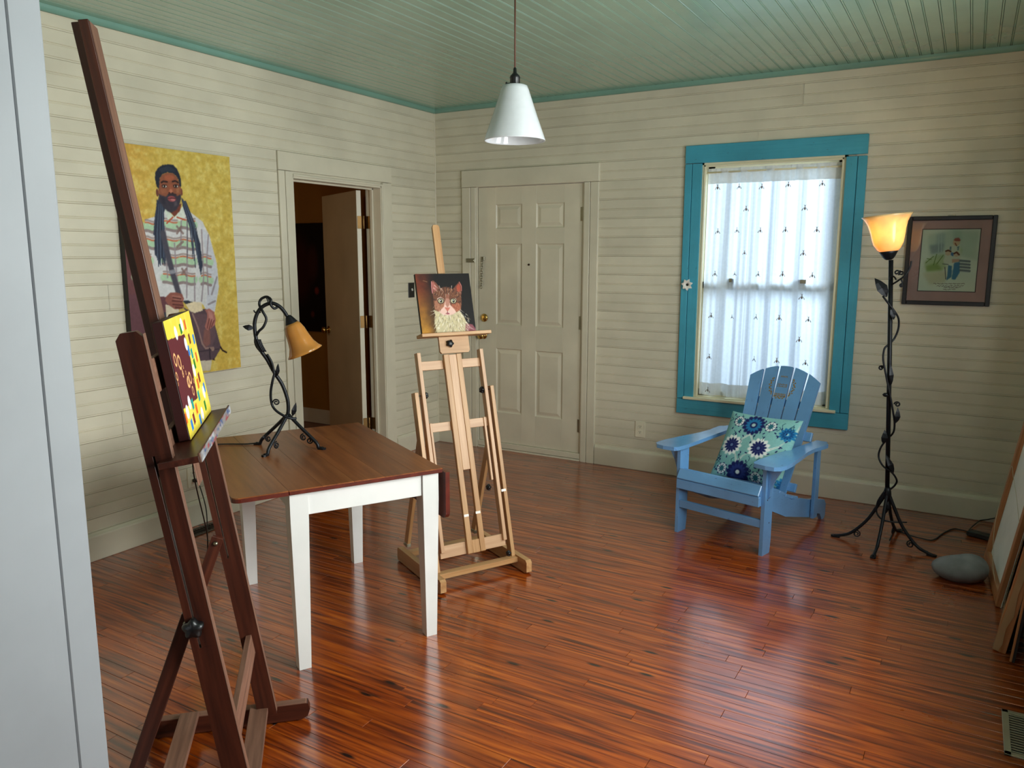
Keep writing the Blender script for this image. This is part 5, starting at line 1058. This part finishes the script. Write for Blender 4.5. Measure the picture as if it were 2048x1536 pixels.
# its cord and inline power block
def floor_path(qs, z_=.005): return smooth([onz(x, y, z_) for x, y in qs], 6)
MB().tube([LCc + V(.02, .03, .02)] + floor_path([(1790,1058),(1812,1068),(1840,1076),(1866,1080),(1884,1068),(1905,1058),(1924,1060),(1936,1063)]), .0036, 8).build('cord', 'black_cord', flp)
a_, b_2 = onz(1936, 1064, .016), onz(1984, 1076, .016); bxx = nrm(b_2 - a_)
pbk = thing('power_block', 'small black power block lying on the floor behind the rock', 'power block', (a_ + b_2) / 2 - Z3 * .016)
MB().box((a_ + b_2) / 2, (np.linalg.norm(b_2 - a_) / 2, .026, .015), (bxx, np.cross(Z3, bxx), Z3), .005).build('body', 'black_plastic', pbk)
MB().tube([a_ + bxx * .01] + floor_path([(1938,1060),(1948,1050),(1960,1041)], .012) + [ony(1975, 1039, -.03), ony(1990, 1036, -.03), V(4.10, -.06, .03)], .0034, 8).build('cord', 'black_cord', pbk)

# ---- iron table lamp
LT = V(1.250, -2.905, TZ); tvv = nrm(V(LT[0] - CAM[0], LT[1] - CAM[1], 0)); ts = V(tvv[1], -tvv[0], 0)
def tl(x, y, d=0.): return on(440 + x / 4.042, 550 + y / 4.042, LT + tvv * d, tvv)
tlp = thing('table_lamp', 'black iron vine table lamp with an amber glass shade on the table', 'lamp', LT)
st = smooth([tl(548,1130), tl(552,1060), tl(540,985), tl(500,880), tl(440,790), tl(382,685), tl(332,612), tl(296,530), tl(280,430), tl(284,360), tl(312,290), tl(360,245), tl(420,228), tl(475,250), tl(515,290), tl(548,340)], 5)
MB().tube(st, .0080, 10).build('stem', IR, tlp)
MB().tube(smooth([tl(440,800,-.010), tl(424,860,-.012), tl(410,950,-.004), tl(418,1040,.004), tl(452,1095,-.004), tl(520,1140,-.014), tl(570,1158,-.014), tl(617,1160,-.008)], 6), .0056, 8).build('vine', IR, tlp)
MB().tube(smooth([tl(380,640,-.010), tl(415,700,-.012), tl(432,760,-.010), tl(440,800,-.010)], 6), .0052, 8).build('vine', IR, tlp)
MB().tube(smooth([tl(330,620,.010), tl(296,575,.012), tl(285,520,.006), tl(310,460,-.010), tl(350,420,-.014), tl(374,355,-.010), tl(345,295,-.010), tl(318,240,.004), tl(332,195,.006), tl(378,176,.0), tl(412,200,-.010), tl(408,235,-.012), tl(438,270,-.008), tl(470,255,.004)], 6), .0056, 8).build('vine', IR, tlp)
for x in (372, 384, 396): MB().tube(smooth([tl(x, 178, -.004), tl(x + 12, 205, -.010), tl(x + 18, 232, -.008)], 4), .0026, 6).build('tendril', IR, tlp)
for x in (306, 318, 330): MB().tube(smooth([tl(x - 5, 520, -.009), tl(x + 12, 565, -.010), tl(x + 42, 620, -.009)], 4), .0030, 6).build('tendril', IR, tlp)
MB().tube(smooth([tl(330,300), tl(290,305), tl(272,285)], 5), .0036, 6).build('tendril', IR, tlp)
for (x, y, dx, dy, L_, w_) in ((272,430,-60,-10,.045,.026), (462,815,6,-75,.055,.018), (585,1140,22,-80,.062,.022), (372,1300,-40,30,.030,.014)):
    b0 = tl(x, y, -.008); b1 = tl(x + dx, y + dy, -.008); bm = MB(); leaf(bm, b0, b1 - b0, -tvv, L_, w_); bm.build('leaf', IR, tlp)
tlo = [onz(529, 913, TZ), onz(646, 899, TZ), onz(513, 889, TZ)]; hb = tl(550, 1145)
for F_ in tlo:
    dh = nrm(V(F_[0] - hb[0], F_[1] - hb[1], 0)); pts = smooth([hb + Z3 * .012, hb + (F_ - hb) * .35 + Z3 * .006, hb + (F_ - hb) * .8 + Z3 * .003, F_ - dh * .02 + Z3 * .008, F_ + Z3 * .005], 5); MB().tube(pts, .0076, 10).build('leg', IR, tlp)
    MB().prism([(-.022, -.007), (.004, -.010), (.012, -.006), (.012, .006), (.004, .010), (-.022, .007)], F_ + Z3 * .004, dh, np.cross(Z3, dh), .008).build('foot', IR, tlp)
MB().tube(spiral(tl(455, 1030, .002), ts, Z3, .0150, -1.5, PI, 30, .2), .0032, 7).build('scroll', IR, tlp)
for F_, r_ in ((tlo[0], .0165), (tlo[1], .0165), (tlo[1], .0150), (tlo[2], .0160)):
    dh = nrm(V(F_[0] - hb[0], F_[1] - hb[1], 0)); k_ = .62 if r_ > .0155 else .50
    sgn = 1 if r_ != .0150 else -1; m_ = hb + (F_ - hb) * k_; c = m_ - Z3 * (r_ + .002) + np.cross(Z3, dh) * .010 * sgn - dh * .006
    MB().tube(spiral(c, dh * -1, Z3, r_, 1.5 * sgn, PI / 2, 30, .2), .0032, 7).build('scroll', IR, tlp)
ca, cbm = tl(560, 352), tl(690, 630); axt = nrm(cbm - ca)
MB().lathe([(.009, -.014), (.014, -.008), (.020, .004), (.028, .022), (.031, .032), (.029, .033)], ca, axt, 28).build('shade_cup', IR, tlp)
shell(MB(), [(.028, .022), (.036, .034), (.044, .060), (.048, .090), (.055, .122), (.068, .148), (.079, .160)], .0025, ca, axt, 48).build('glass_shade', 'amber_glass_dull', tlp)
MB().lathe([(.003, .02), (.011, .03), (.012, .055), (.020, .08), (.022, .095), (.014, .112), (.001, .116)], ca, axt, 16).build('bulb', 'petal_white', tlp)
eL = tp(TW + LF + .004, .55, TZ)
MB().tube(smooth([tlo[2] + Z3 * .006 - ts * .004, onz(490, 888, TZ + .004), onz(455, 888, TZ + .004), onz(430, 889, TZ + .004)], 6) + smooth([onz(415, 890, TZ + .003), V(.88, -3.10, .64), V(.62, -2.85, .20), onz(415, 1111, .006), V(.30, -2.60, .05), V(.16, -2.49, .14), V(.060, -2.449, .256), V(.030, -2.446, .272)], 8), .0030, 8).build('cord', 'black_cord', tlp)
MB().box((.021, -2.443, .272), (.012, .011, .010), None, .003).build('plug', 'black_plastic', tlp)

# ---- rock
rk = MB(); rc = V(3.876, -1.050, 0)
rdir = nrm(V(.91, .41, 0)); rper = np.cross(Z3, rdir)
def rockf(u, v):
    th, ph_ = 2 * PI * u, PI * v; x, y_, z_ = math.sin(ph_) * math.cos(th), math.sin(ph_) * math.sin(th), math.cos(ph_)
    k = 1 + .05 * math.sin(3 * th + 1) * math.sin(ph_) + .04 * math.sin(2 * th + 3 * ph_)
    L_ = .132; hgt = .064 * (1 + .30 * x) ; yy = .096 * (1 + .22 * x)
    return rc + rdir * x * L_ * k + rper * y_ * yy * k + Z3 * (max(z_ * hgt * k, -.046) + .046 + .006 * (1 + x) * max(z_, 0))
rk.grid(rockf, 48, 26, True, True)
tag(rk.build('rock', 'rock_stone'), 'large smooth grey river rock on the floor by the canvases', 'rock')

# ---- canvases leaning on the right wall
def lean(name, y_far, y_near, xb_far, xb_near, Hh, slope, label, tk, parts):
    A = V(xb_far, y_far, 0.004); B = V(xb_near, y_near, .004); ax_ = nrm(B - A); Wd = np.linalg.norm(B - A); up_ = nrm(V(slope, 0, 1)); up_ = nrm(up_ - ax_ * (up_ @ ax_)); nn = nrm(np.cross(up_, ax_)); nn = nn if nn[0] < 0 else -nn
    o = thing(name, label, 'canvas', A + (B - A) / 2)
    return o, (lambda a, h, n: A + ax_ * a + up_ * h - nn * n), ax_, up_, nn, Wd
# white-backed stretcher
o, cpl, ax_, up_, nn, Wd = lean('stretched_canvas', -.675, -1.336, 3.986, 4.026, 1.13, .150, 'white-backed stretched canvas leaning face to the wall beside the rock', .02, None)
H1 = 1.00; bw = .052
for a0, h0, a1, h1 in ((bw / 2, 0, bw / 2, H1), (Wd - bw / 2, 0, Wd - bw / 2, H1)): MB().bar(cpl(a0, h0, .010), cpl(a1, h1, .010), bw, .020, ax_).build('stretcher_bar', 'stretcher_wood', o)
for h in (bw / 2, H1 - bw / 2): MB().bar(cpl(bw, h, .010), cpl(Wd - bw, h, .010), bw, .020, up_).build('stretcher_bar', 'stretcher_wood', o)
MB().box(cpl(Wd / 2, H1 / 2, .021), (Wd / 2, H1 / 2, .001), (ax_, up_, nn), .0003).build('canvas_sheet', 'canvas_back', o)
MB().tube(smooth([cpl(.03, .42, -.002), cpl(.06, .52, -.004), cpl(.20, .50, -.006), cpl(.40, .46, -.004), cpl(Wd - .03, .40, -.002)], 5), .0012, 5).build('hanging_wire', 'string', o)
MB().tube(smooth([cpl(.03, .42, -.003), cpl(.05, .30, -.006), cpl(.12, .20, -.008), cpl(.30, .10, -.006), cpl(.50, .06, -.004)], 5), .0012, 5).build('hanging_wire', 'string', o)
# thick framed canvas behind it, then a thin panel
o, cpl, ax_, up_, nn, Wd = lean('framed_canvas', -1.16, -1.800, 4.076, 4.006, 1.0, .145, 'black-backed framed canvas with torn brown paper, leaning behind the white-backed one', .02, None)
bw = .034; FT = .046; HF = .92
for a0 in (bw / 2, Wd - bw / 2): MB().bar(cpl(a0, 0, FT / 2), cpl(a0, HF, FT / 2), bw, FT, ax_).build('frame_bar', 'stretcher_wood', o)
for h in (bw / 2, HF - bw / 2): MB().bar(cpl(bw, h, FT / 2), cpl(Wd - bw, h, FT / 2), bw, FT, up_).build('frame_bar', 'stretcher_wood', o)
MB().box(cpl(Wd / 2, HF / 2, .020), (Wd / 2 - .01, HF / 2 - .01, .002), (ax_, up_, nn), .0003).build('canvas_sheet', 'black_frame', o)
tornp = [(-.004, .0), (.016, -.002), (.024, .03), (.020, .10), (.034, .16), (.026, .25), (.036, .40), (.030, .70), (.036, .97), (.012, .97), (.010, .5), (.004, .2)]
MB().prism(tornp, cpl(Wd + .001, 0.006, .002), -nn, up_, .0016).build('torn_paper', 'kraft_paper', o)
MB().prism([(0, 0), (.03, .01), (.034, .12), (.022, .18), (.028, .26), (.0, .24)], cpl(Wd - .036, .004, -.0012), ax_, up_, .0016).build('torn_paper', 'kraft_paper', o)
o, cpl, ax_, up_, nn, Wd = lean('thin_panel', -1.30, -1.880, 4.126, 4.066, .9, .080, 'thin wood-edged panel leaning last in the row, nearest the floor register', .02, None)
MB().box(cpl(Wd / 2, .38, .006), (Wd / 2, .38, .006), (ax_, up_, nn), .001).build('panel_face', 'black_edge', o)
MB().bar(cpl(Wd - .011, 0, -.001), cpl(Wd - .011, .76, -.001), .022, .010, ax_).build('panel_edge', 'stretcher_wood', o)
